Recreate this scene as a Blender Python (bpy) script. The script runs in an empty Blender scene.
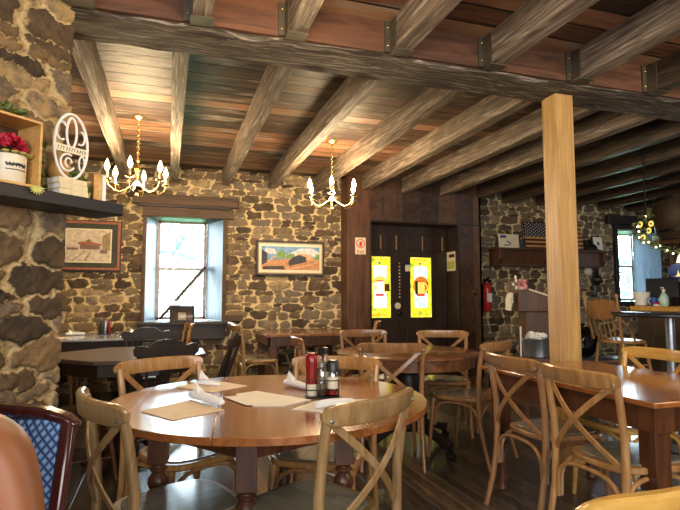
import bpy, bmesh, math, random
import numpy as np
from mathutils import Vector, Matrix
R = math.radians
PI = math.pi
rng = random.Random(7)
SC = bpy.context.scene
COL = SC.collection

# ------------------------------------------------------------------ camera, sky, lights, exposure
cd = bpy.data.cameras.new('camera'); cam = bpy.data.objects.new('camera', cd); COL.objects.link(cam)
cam.location = (0, 0, 1.2); cam.rotation_euler = (R(90 + 4.57), 0, R(-18.07))
cd.sensor_width = 36; cd.lens = 36 * 526 / 680; cd.clip_start = 0.02; cd.clip_end = 200
SC.camera = cam
SC.view_settings.view_transform = 'Standard'; SC.view_settings.look = 'None'
SC.view_settings.gamma = 1; SC.view_settings.use_curve_mapping = False
SC.view_settings.exposure = 1.25
SC.cycles.use_denoising = True
SC.cycles.sample_clamp_indirect = 6
SC.cycles.max_bounces = 8
SC.cycles.transparent_max_bounces = 12

w = bpy.data.worlds.new('sky'); SC.world = w; w.use_nodes = True
bg = w.node_tree.nodes['Background']; bg.inputs[0].default_value = (0.72, 0.9, 1.0, 1); bg.inputs[1].default_value = 13.0

def area(name, loc, target, sx, sy, power, color):
    l = bpy.data.lights.new(name, 'AREA'); l.shape = 'RECTANGLE'; l.size = sx; l.size_y = sy
    l.energy = power; l.color = color
    o = bpy.data.objects.new(name, l); COL.objects.link(o); o.location = loc
    o.rotation_euler = (Vector(target) - Vector(loc)).to_track_quat('-Z', 'Y').to_euler()
    return o
# added fill from rear and left, daylight of an unseen right window, added lamps
area('rear_fill_light', (1.0, -3.7, 1.7), (1.5, 4, 1.3), 4.5, 1.6, 85, (1.0, 0.97, 0.93))  # unseen panel behind the camera, added to fill the room
area('left_fill_light', (-1.9, -0.9, 1.8), (2, 2.5, 1.1), 1.6, 1.3, 55, (0.95, 0.96, 1.0))  # unseen panel added to brighten the left-facing sides
area('right_window_light', (9.05, 2.0, 1.9), (4, 4, 1.2), 1.4, 1.2, 35, (0.8, 0.92, 1.0))
def spot_lamp(name, loc, power, color, size=0.25):
    l = bpy.data.lights.new(name, 'POINT'); l.energy = power; l.color = color; l.shadow_soft_size = size
    o = bpy.data.objects.new(name, l); COL.objects.link(o); o.location = loc
spot_lamp('chimney_fill', (0.55, 2.2, 2.45), 17, (1.0, 0.76, 0.45))  # unseen lamp added to warm the chimney and shade below the mantel
spot_lamp('near_bay_fill', (3.2, 0.6, 2.5), 40, (1.0, 0.78, 0.5))  # unseen warm lamp added as fill over the near bay

# ------------------------------------------------------------------ materials
def new_mat(name):
    m = bpy.data.materials.new(name); m.use_nodes = True
    nt = m.node_tree; b = nt.nodes['Principled BSDF']
    return m, nt, b
def N(nt, t, **kw):
    n = nt.nodes.new(t)
    for k, v in kw.items():
        if k in n.inputs: n.inputs[k].default_value = v
        else: setattr(n, k, v)
    return n
def ramp(nt, fac, cols):
    r = nt.nodes.new('ShaderNodeValToRGB'); e = r.color_ramp.elements
    while len(e) < len(cols): e.new(0.5)
    for i, (p, c) in enumerate(cols):
        e[i].position = p; e[i].color = (*c, 1)
    nt.links.new(fac, r.inputs[0]); return r.outputs[0]
def bump(nt, b, h, strength=0.3, dist=0.01):
    n = nt.nodes.new('ShaderNodeBump'); n.inputs['Strength'].default_value = strength; n.inputs['Distance'].default_value = dist
    nt.links.new(h, n.inputs['Height']); nt.links.new(n.outputs[0], b.inputs['Normal'])
def plain(name, col, rough=0.5, metal=0.0, var=0.12, scale=30, emit=None, es=0, coat=0, alpha=None):
    m, nt, b = new_mat(name)
    tc = N(nt, 'ShaderNodeTexCoord'); nz = N(nt, 'ShaderNodeTexNoise'); nz.inputs['Scale'].default_value = scale; nz.inputs['Detail'].default_value = 4
    nt.links.new(tc.outputs['Object'], nz.inputs['Vector'])
    lo = tuple(c * (1 - var) for c in col); hi = tuple(min(1, c * (1 + var)) for c in col)
    c = ramp(nt, nz.outputs['Fac'], [(0.3, lo), (0.7, hi)])
    nt.links.new(c, b.inputs['Base Color']); b.inputs['Roughness'].default_value = rough; b.inputs['Metallic'].default_value = metal
    b.inputs['Coat Weight'].default_value = coat
    if emit: b.inputs['Emission Color'].default_value = (*emit, 1); b.inputs['Emission Strength'].default_value = es
    return m
def wood(name, c1, c2, rough=0.4, axis='Y', scale=14, stretch=0.12, bstr=0.15, coat=0.0, c3=None):
    m, nt, b = new_mat(name)
    tc = N(nt, 'ShaderNodeTexCoord'); mp = N(nt, 'ShaderNodeMapping'); oi = N(nt, 'ShaderNodeObjectInfo')
    s = [scale] * 3
    if axis: s['XYZ'.index(axis)] = scale * stretch
    mp.inputs['Scale'].default_value = s
    ad = N(nt, 'ShaderNodeVectorMath', operation='ADD'); mu = N(nt, 'ShaderNodeMath', operation='MULTIPLY'); mu.inputs[1].default_value = 37
    nt.links.new(oi.outputs['Random'], mu.inputs[0]); nt.links.new(tc.outputs['Object'], mp.inputs[0])
    nt.links.new(mp.outputs[0], ad.inputs[0]); nt.links.new(mu.outputs[0], ad.inputs[1])
    nz = N(nt, 'ShaderNodeTexNoise'); nz.inputs['Scale'].default_value = 1; nz.inputs['Detail'].default_value = 8; nz.inputs['Distortion'].default_value = 1.2; nz.inputs['Roughness'].default_value = 0.62
    nt.links.new(ad.outputs[0], nz.inputs['Vector'])
    cols = [(0.32, c1), (0.68, c2)]
    if c3: cols = [(0.3, c1), (0.52, c2), (0.68, c3)]
    nt.links.new(ramp(nt, nz.outputs['Fac'], cols), b.inputs['Base Color'])
    b.inputs['Roughness'].default_value = rough; b.inputs['Coat Weight'].default_value = coat; b.inputs['Coat Roughness'].default_value = 0.12
    if bstr: bump(nt, b, nz.outputs['Fac'], bstr, 0.006)
    return m
def boards(name, across, width, cols, rough=0.6, gap=0.03, gapcol=(0.01, 0.008, 0.006), scale=9, stretch=0.08, bstr=0.4, coat=0.0, patch=None, var=.4):
    """planks laid side by side along the other axis, one tone per plank, a tinted seam between"""
    m, nt, b = new_mat(name)
    tc = N(nt, 'ShaderNodeTexCoord'); sp = N(nt, 'ShaderNodeSeparateXYZ'); nt.links.new(tc.outputs['Object'], sp.inputs[0])
    d = N(nt, 'ShaderNodeMath', operation='DIVIDE'); nt.links.new(sp.outputs[across], d.inputs[0]); d.inputs[1].default_value = width
    fl = N(nt, 'ShaderNodeMath', operation='FLOOR'); fr = N(nt, 'ShaderNodeMath', operation='FRACT')
    nt.links.new(d.outputs[0], fl.inputs[0]); nt.links.new(d.outputs[0], fr.inputs[0])
    wn = N(nt, 'ShaderNodeTexWhiteNoise', noise_dimensions='1D'); nt.links.new(fl.outputs[0], wn.inputs['W'])
    mp = N(nt, 'ShaderNodeMapping'); s = [scale, scale, scale]; s[1 - 'XY'.index(across)] = scale * stretch; mp.inputs['Scale'].default_value = s
    nt.links.new(tc.outputs['Object'], mp.inputs[0])
    ad = N(nt, 'ShaderNodeVectorMath', operation='ADD'); ms = N(nt, 'ShaderNodeVectorMath', operation='SCALE'); ms.inputs['Scale'].default_value = 40
    nt.links.new(wn.outputs['Color'], ms.inputs[0]); nt.links.new(mp.outputs[0], ad.inputs[0]); nt.links.new(ms.outputs[0], ad.inputs[1])
    nz = N(nt, 'ShaderNodeTexNoise'); nz.inputs['Scale'].default_value = 1; nz.inputs['Detail'].default_value = 9; nz.inputs['Roughness'].default_value = 0.65; nz.inputs['Distortion'].default_value = 0.8
    nt.links.new(ad.outputs[0], nz.inputs['Vector'])
    mixf = N(nt, 'ShaderNodeMath', operation='MULTIPLY_ADD'); nt.links.new(nz.outputs['Fac'], mixf.inputs[0]); mixf.inputs[1].default_value = 1.0
    m2 = N(nt, 'ShaderNodeMath', operation='MULTIPLY_ADD'); nt.links.new(wn.outputs['Value'], m2.inputs[0]); m2.inputs[1].default_value = var; m2.inputs[2].default_value = -var / 2
    nt.links.new(m2.outputs[0], mixf.inputs[2])
    c = ramp(nt, mixf.outputs[0], cols)
    if patch:
        big = N(nt, 'ShaderNodeTexNoise'); big.inputs['Scale'].default_value = patch[1]; big.inputs['Detail'].default_value = 6
        mpb = N(nt, 'ShaderNodeMapping'); sb = [1, 1, 1]; sb['XY'.index(across)] = 3; mpb.inputs['Scale'].default_value = sb
        nt.links.new(tc.outputs['Object'], mpb.inputs[0]); nt.links.new(mpb.outputs[0], big.inputs['Vector'])
        fm = N(nt, 'ShaderNodeMapRange'); fm.inputs[1].default_value = 0.55; fm.inputs[2].default_value = 0.72; nt.links.new(big.outputs['Fac'], fm.inputs[0])
        mx = N(nt, 'ShaderNodeMix', data_type='RGBA'); nt.links.new(fm.outputs[0], mx.inputs[0]); nt.links.new(c, mx.inputs[6]); mx.inputs[7].default_value = (*patch[0], 1)
        c = mx.outputs[2]
    # distance to the seam
    s1 = N(nt, 'ShaderNodeMath', operation='SUBTRACT'); nt.links.new(fr.outputs[0], s1.inputs[0]); s1.inputs[1].default_value = 0.5
    ab = N(nt, 'ShaderNodeMath', operation='ABSOLUTE'); nt.links.new(s1.outputs[0], ab.inputs[0])
    gp = N(nt, 'ShaderNodeMapRange'); gp.inputs[1].default_value = 0.5 - gap; gp.inputs[2].default_value = 0.5 - gap * 0.4; nt.links.new(ab.outputs[0], gp.inputs[0])
    mx2 = N(nt, 'ShaderNodeMix', data_type='RGBA'); nt.links.new(gp.outputs[0], mx2.inputs[0]); nt.links.new(c, mx2.inputs[6]); mx2.inputs[7].default_value = (*gapcol, 1)
    nt.links.new(mx2.outputs[2], b.inputs['Base Color'])
    rr = N(nt, 'ShaderNodeMapRange'); rr.inputs[3].default_value = rough * 0.75; rr.inputs[4].default_value = min(1, rough * 1.3); nt.links.new(nz.outputs['Fac'], rr.inputs[0])
    nt.links.new(rr.outputs[0], b.inputs['Roughness'])
    h = N(nt, 'ShaderNodeMath', operation='MULTIPLY_ADD'); nt.links.new(gp.outputs[0], h.inputs[0]); h.inputs[1].default_value = -1.5; nt.links.new(nz.outputs['Fac'], h.inputs[2])
    bump(nt, b, h.outputs[0], bstr, 0.012)
    b.inputs['Coat Weight'].default_value = coat
    return m
def stone(name, stones, mortar, rough=0.85):
    m, nt, b = new_mat(name)
    a1 = N(nt, 'ShaderNodeAttribute', attribute_name='rnd'); a2 = N(nt, 'ShaderNodeAttribute', attribute_name='edge')
    tc = N(nt, 'ShaderNodeTexCoord')
    nz = N(nt, 'ShaderNodeTexNoise'); nz.inputs['Scale'].default_value = 11; nz.inputs['Detail'].default_value = 9; nz.inputs['Roughness'].default_value = 0.7
    nt.links.new(tc.outputs['Object'], nz.inputs['Vector'])
    f = N(nt, 'ShaderNodeMath', operation='MULTIPLY_ADD'); nt.links.new(nz.outputs['Fac'], f.inputs[0]); f.inputs[1].default_value = 0.9; f.inputs[2].default_value = -0.45
    f2 = N(nt, 'ShaderNodeMath', operation='ADD'); nt.links.new(a1.outputs['Fac'], f2.inputs[0]); nt.links.new(f.outputs[0], f2.inputs[1])
    sc_ = ramp(nt, f2.outputs[0], stones)
    nz2 = N(nt, 'ShaderNodeTexNoise'); nz2.inputs['Scale'].default_value = 45; nz2.inputs['Detail'].default_value = 5; nt.links.new(tc.outputs['Object'], nz2.inputs['Vector'])
    mc = ramp(nt, nz2.outputs['Fac'], [(0.3, tuple(c * 0.72 for c in mortar)), (0.7, mortar)])
    e2 = N(nt, 'ShaderNodeMath', operation='MULTIPLY_ADD'); nt.links.new(nz2.outputs['Fac'], e2.inputs[0]); e2.inputs[1].default_value = 0.12; nt.links.new(a2.outputs['Fac'], e2.inputs[2])
    mr = N(nt, 'ShaderNodeMapRange'); mr.inputs[1].default_value = 0.17; mr.inputs[2].default_value = 0.25; nt.links.new(e2.outputs[0], mr.inputs[0])
    mx = N(nt, 'ShaderNodeMix', data_type='RGBA'); nt.links.new(mr.outputs[0], mx.inputs[0]); nt.links.new(mc, mx.inputs[6]); nt.links.new(sc_, mx.inputs[7])
    nt.links.new(mx.outputs[2], b.inputs['Base Color']); b.inputs['Roughness'].default_value = rough
    hh = N(nt, 'ShaderNodeMath', operation='ADD'); nt.links.new(nz.outputs['Fac'], hh.inputs[0]); nt.links.new(nz2.outputs['Fac'], hh.inputs[1])
    bump(nt, b, hh.outputs[0], 0.55, 0.02)
    return m
def mosaic(name, cols, scale=60, es=1.0, lead=(0.05, 0.05, 0.02), sx=1, sz=1):
    m, nt, b = new_mat(name)
    tc = N(nt, 'ShaderNodeTexCoord'); mp = N(nt, 'ShaderNodeMapping'); mp.inputs['Scale'].default_value = (sx, 1, sz)
    nt.links.new(tc.outputs['Object'], mp.inputs[0])
    v = N(nt, 'ShaderNodeTexVoronoi'); v.inputs['Scale'].default_value = scale; nt.links.new(mp.outputs[0], v.inputs['Vector'])
    sp = N(nt, 'ShaderNodeSeparateColor'); nt.links.new(v.outputs['Color'], sp.inputs[0])
    c = ramp(nt, sp.outputs[0], cols)
    nt.links.new(c, b.inputs['Base Color']); nt.links.new(c, b.inputs['Emission Color']); b.inputs['Emission Strength'].default_value = es
    b.inputs['Roughness'].default_value = 0.15
    return m
M = {}
M['stone_back'] = stone('rubble_stone', [(0.0, (0.05, 0.033, 0.022)), (0.3, (0.13, 0.088, 0.052)), (0.55, (0.24, 0.17, 0.095)), (0.8, (0.15, 0.125, 0.1)), (1.0, (0.40, 0.29, 0.16))], (0.78, 0.62, 0.34))
M['stone_chimney'] = stone('fieldstone', [(0.0, (0.04, 0.024, 0.012)), (0.35, (0.12, 0.072, 0.032)), (0.6, (0.27, 0.16, 0.065)), (0.8, (0.13, 0.095, 0.06)), (1.0, (0.4, 0.26, 0.11))], (0.62, 0.45, 0.22))
M['floor'] = boards('floor_boards', 'X', 0.25, [(0.28, (0.012, 0.010, 0.009)), (0.48, (0.038, 0.028, 0.022)), (0.66, (0.09, 0.062, 0.042)), (0.82, (0.24, 0.14, 0.075))], rough=0.3, gap=0.028, gapcol=(0.11, 0.10, 0.095), scale=14, bstr=0.3, coat=0.15)  # pale seams: glare on the board edges painted into the colour
M['ceil'] = boards('ceiling_boards', 'Y', 0.19, [(0.28, (0.035, 0.018, 0.012)), (0.48, (0.15, 0.07, 0.038)), (0.68, (0.29, 0.14, 0.072)), (0.95, (0.4, 0.25, 0.15))], rough=0.5, gap=0.07, scale=20, stretch=.12, var=.75, bstr=0.6, patch=((0.32, 0.27, 0.23), 2.2))
M['beam'] = wood('hewn_beam', (0.018, 0.014, 0.012), (0.09, 0.068, 0.05), 0.8, 'X', 48, 0.06, 1.0, c3=(0.42, 0.35, 0.28))
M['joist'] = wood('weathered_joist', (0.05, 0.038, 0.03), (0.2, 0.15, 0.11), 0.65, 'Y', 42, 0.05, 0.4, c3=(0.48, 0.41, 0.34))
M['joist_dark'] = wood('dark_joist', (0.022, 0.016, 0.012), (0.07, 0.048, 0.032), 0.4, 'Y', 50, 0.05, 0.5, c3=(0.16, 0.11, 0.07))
M['rim'] = wood('red_rim_board', (0.06, 0.024, 0.014), (0.2, 0.085, 0.042), 0.7, 'X', 14, 0.12, 0.6)
M['post'] = wood('pine_post', (0.42, 0.22, 0.07), (0.68, 0.42, 0.15), 0.45, 'Z', 30, 0.05, 0.3)
M['darkwood'] = wood('dark_door_wood', (0.012, 0.007, 0.005), (0.04, 0.02, 0.013), 0.4, 'Z', 16, 0.08, 0.2)
M['panel'] = boards('dark_wall_boards', 'X', 0.3, [(0.3, (0.025, 0.012, 0.007)), (0.55, (0.07, 0.034, 0.018)), (0.8, (0.13, 0.068, 0.035))], rough=0.45, gap=0.02, scale=8, bstr=0.3)
M['column'] = wood('red_brown_column', (0.05, 0.02, 0.01), (0.14, 0.06, 0.028), 0.45, 'Z', 14, 0.1, 0.3)
M['lintel'] = wood('lintel_wood', (0.04, 0.022, 0.013), (0.13, 0.068, 0.036), 0.6, 'X', 16, 0.1, 0.6)
M['sill'] = wood('dark_sill', (0.012, 0.008, 0.008), (0.038, 0.027, 0.025), 0.45, 'X', 16, 0.1, 0.3)
M['reveal'] = wood('grey_blue_panel', (0.05, 0.08, 0.13), (0.12, 0.17, 0.23), 0.5, 'Z', 12, 0.1, 0.2)
M['sash'] = plain('sash_paint', (0.5, 0.42, 0.42), 0.5)
M['chair'] = wood('oak_chair', (0.27, 0.125, 0.038), (0.5, 0.27, 0.095), 0.3, 'Z', 26, 0.15, 0.08, coat=0.25)
M['chair_pale'] = wood('pale_oak_chair', (0.21, 0.12, 0.045), (0.42, 0.26, 0.11), 0.3, 'Z', 26, 0.15, 0.08, coat=0.25)
M['chair_brown'] = wood('brown_chair', (0.2, 0.095, 0.035), (0.4, 0.2, 0.08), 0.33, 'Z', 26, 0.15, 0.08, coat=0.25)
M['chair_orange'] = wood('honey_chair', (0.5, 0.25, 0.05), (0.72, 0.42, 0.1), 0.3, 'X', 18, 0.15, 0.05, coat=0.3)
M['seat'] = wood('chair_seat', (0.2, 0.19, 0.13), (0.32, 0.29, 0.2), 0.2, 'Y', 14, 0.15, 0.05, coat=0.4)  # grey-green base: the window's pale reflection put into the seat colour
M['table'] = wood('cherry_tabletop', (0.2, 0.06, 0.014), (0.38, 0.14, 0.036), 0.2, 'Y', 12, 0.12, 0.06, coat=0.5)
M['table_dark'] = wood('walnut_table', (0.11, 0.042, 0.018), (0.26, 0.11, 0.048), 0.24, 'Y', 12, 0.12, 0.06, coat=0.4)
M['table_leg'] = wood('cherry_leg', (0.05, 0.017, 0.008), (0.14, 0.05, 0.018), 0.35, 'Z', 16, 0.12, 0.05, coat=0.1)
M['espresso'] = wood('espresso_wood', (0.010, 0.006, 0.005), (0.03, 0.017, 0.012), 0.45, 'Z', 16, 0.15, 0.1, coat=0.08)
M['darktop'] = wood('grey_brown_top', (0.05, 0.036, 0.032), (0.13, 0.095, 0.08), 0.3, 'X', 14, 0.1, 0.15, coat=0.1)
M['black'] = plain('black_paint', (0.012, 0.012, 0.014), 0.35)
M['mantel_black'] = plain('black_mantel', (0.014, 0.012, 0.013), 0.55, scale=12)
M['iron'] = plain('black_iron', (0.02, 0.02, 0.022), 0.4, 0.8)
M['steel'] = plain('galvanised_steel', (0.42, 0.46, 0.5), 0.3, 0.9)
M['brass'] = plain('brass', (0.8, 0.55, 0.2), 0.25, 1.0)
M['bracket'] = plain('olive_steel', (0.16, 0.14, 0.1), 0.5, 0.7)
M['white'] = plain('white', (0.8, 0.78, 0.74), 0.5, var=0.04)
M['paper'] = plain('paper', (0.86, 0.8, 0.7), 0.7, var=0.04, scale=14)
M['kraft'] = plain('kraft_paper', (0.78, 0.62, 0.44), 0.7, var=0.06, scale=14)
M['napkin'] = plain('napkin', (0.9, 0.92, 0.95), 0.8, var=0.03)
M['red'] = plain('red_plastic', (0.22, 0.008, 0.008), 0.25)
M['redbright'] = plain('red_paint', (0.65, 0.03, 0.03), 0.3)
M['cream'] = plain('cream', (0.78, 0.7, 0.52), 0.4, var=0.04)
M['creamwood'] = plain('cream_wood', (0.72, 0.6, 0.38), 0.5, var=0.1)
M['crate'] = wood('crate_pine', (0.48, 0.25, 0.07), (0.68, 0.4, 0.13), 0.5, 'X', 24, 0.1, 0.1)
M['ink'] = plain('ink', (0.03, 0.025, 0.03), 0.6)
M['petal'] = plain('red_petals', (0.5, 0.01, 0.04), 0.6, var=0.5, scale=60)
M['leaf'] = plain('leaf', (0.13, 0.17, 0.035), 0.6, var=0.4, scale=20)
M['leaf_lt'] = plain('light_leaf', (0.5, 0.5, 0.13), 0.5, var=0.2)
M['tree'] = plain('tree_leaf', (0.12, 0.36, 0.34), 0.7, var=0.5, scale=2)
M['bark'] = plain('bark', (0.08, 0.06, 0.05), 0.8)
M['grass'] = plain('lawn', (0.08, 0.16, 0.05), 0.9, var=0.4, scale=3)
M['blue'] = plain('blue_paint', (0.03, 0.08, 0.3), 0.4)
M['skin'] = plain('skin', (0.28, 0.1, 0.038), 0.45, var=0.05, scale=8)
M['maroon'] = plain('maroon_cloth', (0.16, 0.01, 0.035), 0.8, var=0.25, scale=60)
M['hair'] = plain('brown_hair', (0.06, 0.03, 0.015), 0.6, var=0.4, scale=50)
M['denim'] = plain('denim', (0.05, 0.08, 0.16), 0.8)
M['mahog'] = wood('mahogany', (0.035, 0.008, 0.007), (0.09, 0.022, 0.018), 0.2, 'Z', 14, 0.12, 0.05, coat=0.6)
M['bulb'] = plain('lit_bulb', (1, 0.85, 0.6), 0.4, emit=(1.0, 0.72, 0.36), es=16, var=0)
M['bulbsmall'] = plain('fairy_light', (1, 0.9, 0.7), 0.4, emit=(1.0, 0.85, 0.55), es=4, var=0)
M['shade'] = plain('lamp_shade', (0.9, 0.85, 0.7), 0.7, emit=(1.0, 0.85, 0.6), es=0.5, var=0)
M['mint'] = plain('mint_glaze', (0.5, 0.75, 0.62), 0.3)
M['copper'] = wood('barrel_wood', (0.03, 0.018, 0.011), (0.075, 0.045, 0.028), 0.5, 'Z', 9, 0.15, 0.3)
M['plastic_black'] = plain('bin_bag', (0.008, 0.008, 0.01), 0.16)
def glass(name, tint=(1, 1, 1), gl=0.08):
    m = bpy.data.materials.new(name); m.use_nodes = True; nt = m.node_tree; nt.nodes.clear()
    o = nt.nodes.new('ShaderNodeOutputMaterial'); t = nt.nodes.new('ShaderNodeBsdfTransparent'); g = nt.nodes.new('ShaderNodeBsdfGlossy')
    t.inputs[0].default_value = (*tint, 1); g.inputs['Roughness'].default_value = 0.03
    mx = nt.nodes.new('ShaderNodeMixShader'); mx.inputs[0].default_value = gl
    nt.links.new(t.outputs[0], mx.inputs[1]); nt.links.new(g.outputs[0], mx.inputs[2]); nt.links.new(mx.outputs[0], o.inputs[0]); return m
M['glass'] = glass('window_glass'); M['bottle'] = glass('bottle_glass', (0.8, 0.82, 0.78), 0.2)
def diamond():
    m, nt, b = new_mat('blue_diamond_fabric')
    tc = N(nt, 'ShaderNodeTexCoord'); mp = N(nt, 'ShaderNodeMapping'); mp.inputs['Rotation'].default_value = (0, R(45), 0); mp.inputs['Scale'].default_value = (72, 1, 72)
    mp0 = N(nt, 'ShaderNodeMapping'); mp0.inputs['Scale'].default_value = (1.15, 1, 0.9); nt.links.new(tc.outputs['Object'], mp0.inputs[0]); nt.links.new(mp0.outputs[0], mp.inputs[0])
    sp = N(nt, 'ShaderNodeSeparateXYZ'); nt.links.new(mp.outputs[0], sp.inputs[0])
    outs = []
    for ax in ('X', 'Z'):
        fr = N(nt, 'ShaderNodeMath', operation='FRACT'); nt.links.new(sp.outputs[ax], fr.inputs[0])
        s = N(nt, 'ShaderNodeMath', operation='SUBTRACT'); nt.links.new(fr.outputs[0], s.inputs[0]); s.inputs[1].default_value = 0.5
        a = N(nt, 'ShaderNodeMath', operation='ABSOLUTE'); nt.links.new(s.outputs[0], a.inputs[0]); outs.append(a.outputs[0])
    mxx = N(nt, 'ShaderNodeMath', operation='MAXIMUM'); nt.links.new(outs[0], mxx.inputs[0]); nt.links.new(outs[1], mxx.inputs[1])
    c = ramp(nt, mxx.outputs[0], [(0.12, (0.36, 0.58, 0.85)), (0.28, (0.2, 0.4, 0.72)), (0.40, (0.05, 0.11, 0.32)), (0.47, (0.02, 0.04, 0.16))])
    nt.links.new(c, b.inputs['Base Color']); b.inputs['Roughness'].default_value = 0.7; return m
M['diamond'] = diamond()

# ------------------------------------------------------------------ mesh building
class MB:
    def __init__(s): s.v = []; s.f = []; s.mi = []; s.m = 0; s.T = Matrix.Identity(4)
    def add(s, vs, fs):
        o = len(s.v); s.v += [tuple(s.T @ Vector(p)) for p in vs]; s.f += [tuple(i + o for i in f) for f in fs]; s.mi += [s.m] * len(fs); return s
    def box(s, x0, x1, y0, y1, z0, z1):
        vs = [(x, y, z) for z in (z0, z1) for y in (y0, y1) for x in (x0, x1)]
        return s.add(vs, [(0, 2, 3, 1), (4, 5, 7, 6), (0, 1, 5, 4), (2, 6, 7, 3), (0, 4, 6, 2), (1, 3, 7, 5)])
    def prism(s, pts, z0, z1, ax='Z'):
        n = len(pts)
        def p(a, b, z): return (a, b, z) if ax == 'Z' else ((a, z, b) if ax == 'Y' else (z, a, b))
        vs = [p(a, b, z0) for a, b in pts] + [p(a, b, z1) for a, b in pts]
        fs = [tuple(range(n))[::-1], tuple(range(n, 2 * n))] + [(i, (i + 1) % n, n + (i + 1) % n, n + i) for i in range(n)]
        return s.add(vs, fs)
    def lathe(s, prof, n=20, c=(0, 0), cap=True):
        vs = []; fs = []
        for r, z in prof:
            for k in range(n):
                a = 2 * PI * k / n; vs.append((c[0] + r * math.cos(a), c[1] + r * math.sin(a), z))
        for i in range(len(prof) - 1):
            for k in range(n):
                fs.append((i * n + k, i * n + (k + 1) % n, (i + 1) * n + (k + 1) % n, (i + 1) * n + k))
        if cap: fs.append(tuple(range(n))[::-1]); fs.append(tuple(range((len(prof) - 1) * n, len(prof) * n)))
        return s.add(vs, fs)
    def sweep(s, pts, sec, up=(0, 0, 1), scales=None, closed=False):
        """carry a cross-section (list of (n, b)) along points"""
        P = [Vector(p) for p in pts]; n = len(sec); vs = []; fs = []; up = Vector(up)
        L = len(P)
        for i, p in enumerate(P):
            a = P[(i - 1) % L] if closed else P[max(i - 1, 0)]; c = P[(i + 1) % L] if closed else P[min(i + 1, L - 1)]
            t = (c - a).normalized(); bb = t.cross(up)
            if bb.length < 1e-4: bb = t.cross(Vector((1, 0, 0.01)))
            bb.normalize(); nn = bb.cross(t).normalized()
            k = scales[i] if scales else 1
            if not isinstance(k, tuple): k = (k, k)
            vs += [tuple(p + nn * (x * k[0]) + bb * (y * k[1])) for x, y in sec]
        for i in range(L if closed else L - 1):
            j = (i + 1) % L
            for q in range(n): fs.append((i * n + q, i * n + (q + 1) % n, j * n + (q + 1) % n, j * n + q))
        if not closed: fs.append(tuple(range(n))[::-1]); fs.append(tuple(range((L - 1) * n, L * n)))
        return s.add(vs, fs)
    def tube(s, pts, r, n=10, closed=False, up=(0, 0, 1)):
        if isinstance(r, (int, float)): r = [r] * len(pts)
        return s.sweep(pts, [(math.cos(2 * PI * k / n), math.sin(2 * PI * k / n)) for k in range(n)], up, list(r), closed)
    def ball(s, c, r, n=10, sq=(1, 1, 1)):
        prof = [(max(1e-4, r * math.sin(PI * i / n)), -r * math.cos(PI * i / n)) for i in range(n + 1)]
        vs = []; fs = []; m = n + 2
        for rr, z in prof:
            for k in range(m): a = 2 * PI * k / m; vs.append((c[0] + sq[0] * rr * math.cos(a), c[1] + sq[1] * rr * math.sin(a), c[2] + sq[2] * z))
        for i in range(n):
            for k in range(m): fs.append((i * m + k, i * m + (k + 1) % m, (i + 1) * m + (k + 1) % m, (i + 1) * m + k))
        return s.add(vs, fs)
    def build(s, name, mat, parent=None, smooth=True, bevel=0, subsurf=0):
        me = bpy.data.meshes.new(name); me.from_pydata(s.v, [], s.f)
        for mm in (mat if isinstance(mat, (list, tuple)) else [mat]): me.materials.append(M[mm] if isinstance(mm, str) else mm)
        me.polygons.foreach_set('material_index', s.mi)
        bm = bmesh.new(); bm.from_mesh(me); bmesh.ops.recalc_face_normals(bm, faces=bm.faces); bm.to_mesh(me); bm.free()
        if smooth:
            me.polygons.foreach_set('use_smooth', [True] * len(me.polygons)); me.set_sharp_from_angle(angle=R(38))
        me.update()
        o = bpy.data.objects.new(name, me); COL.objects.link(o)
        if parent is not None: o.parent = parent
        if bevel:
            b = o.modifiers.new('bevel', 'BEVEL'); b.width = bevel; b.segments = 2; b.limit_method = 'ANGLE'; b.angle_limit = R(40)
        if subsurf: q = o.modifiers.new('sub', 'SUBSURF'); q.levels = subsurf; q.render_levels = subsurf
        return o
def rect(w_, h_): return [(-w_ / 2, -h_ / 2), (w_ / 2, -h_ / 2), (w_ / 2, h_ / 2), (-w_ / 2, h_ / 2)]
def box(x0, x1, y0, y1, z0, z1): return MB().box(x0, x1, y0, y1, z0, z1)
def tag(o, label=None, cat=None, group=None, kind=None):
    if label: o['label'] = label
    if cat: o['category'] = cat
    if group: o['group'] = group
    if kind: o['kind'] = kind
    return o
def thing(name, label, cat, loc=(0, 0, 0), rz=0, group=None):
    o = bpy.data.objects.new(name, None); COL.objects.link(o); o.location = loc; o.rotation_euler = (0, 0, R(rz)); o.empty_display_size = 0.1
    return tag(o, label, cat, group)
def struct(o): o['kind'] = 'structure'; return o
def dup(root, loc, rz, label, group=None, mats=None):
    r = root.copy(); COL.objects.link(r); r.location = loc; r.rotation_euler = (0, 0, R(rz)); r['label'] = label
    if group: r['group'] = group
    def cp(src, par):
        for ch in src.children:
            c = ch.copy(); COL.objects.link(c); c.parent = par
            if mats and c.type == 'MESH':
                key = c.data.name
                if (key, tuple(mats.items())) not in MCACHE:
                    d = c.data.copy()
                    for i, mt in enumerate(d.materials):
                        for a_, b_ in mats.items():
                            if mt == M[a_]: d.materials[i] = M[b_]
                    MCACHE[(key, tuple(mats.items()))] = d
                c.data = MCACHE[(key, tuple(mats.items()))]
            cp(ch, c)
    kids = list(root.children)
    cp(root, r); return r
MCACHE = {}
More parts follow.
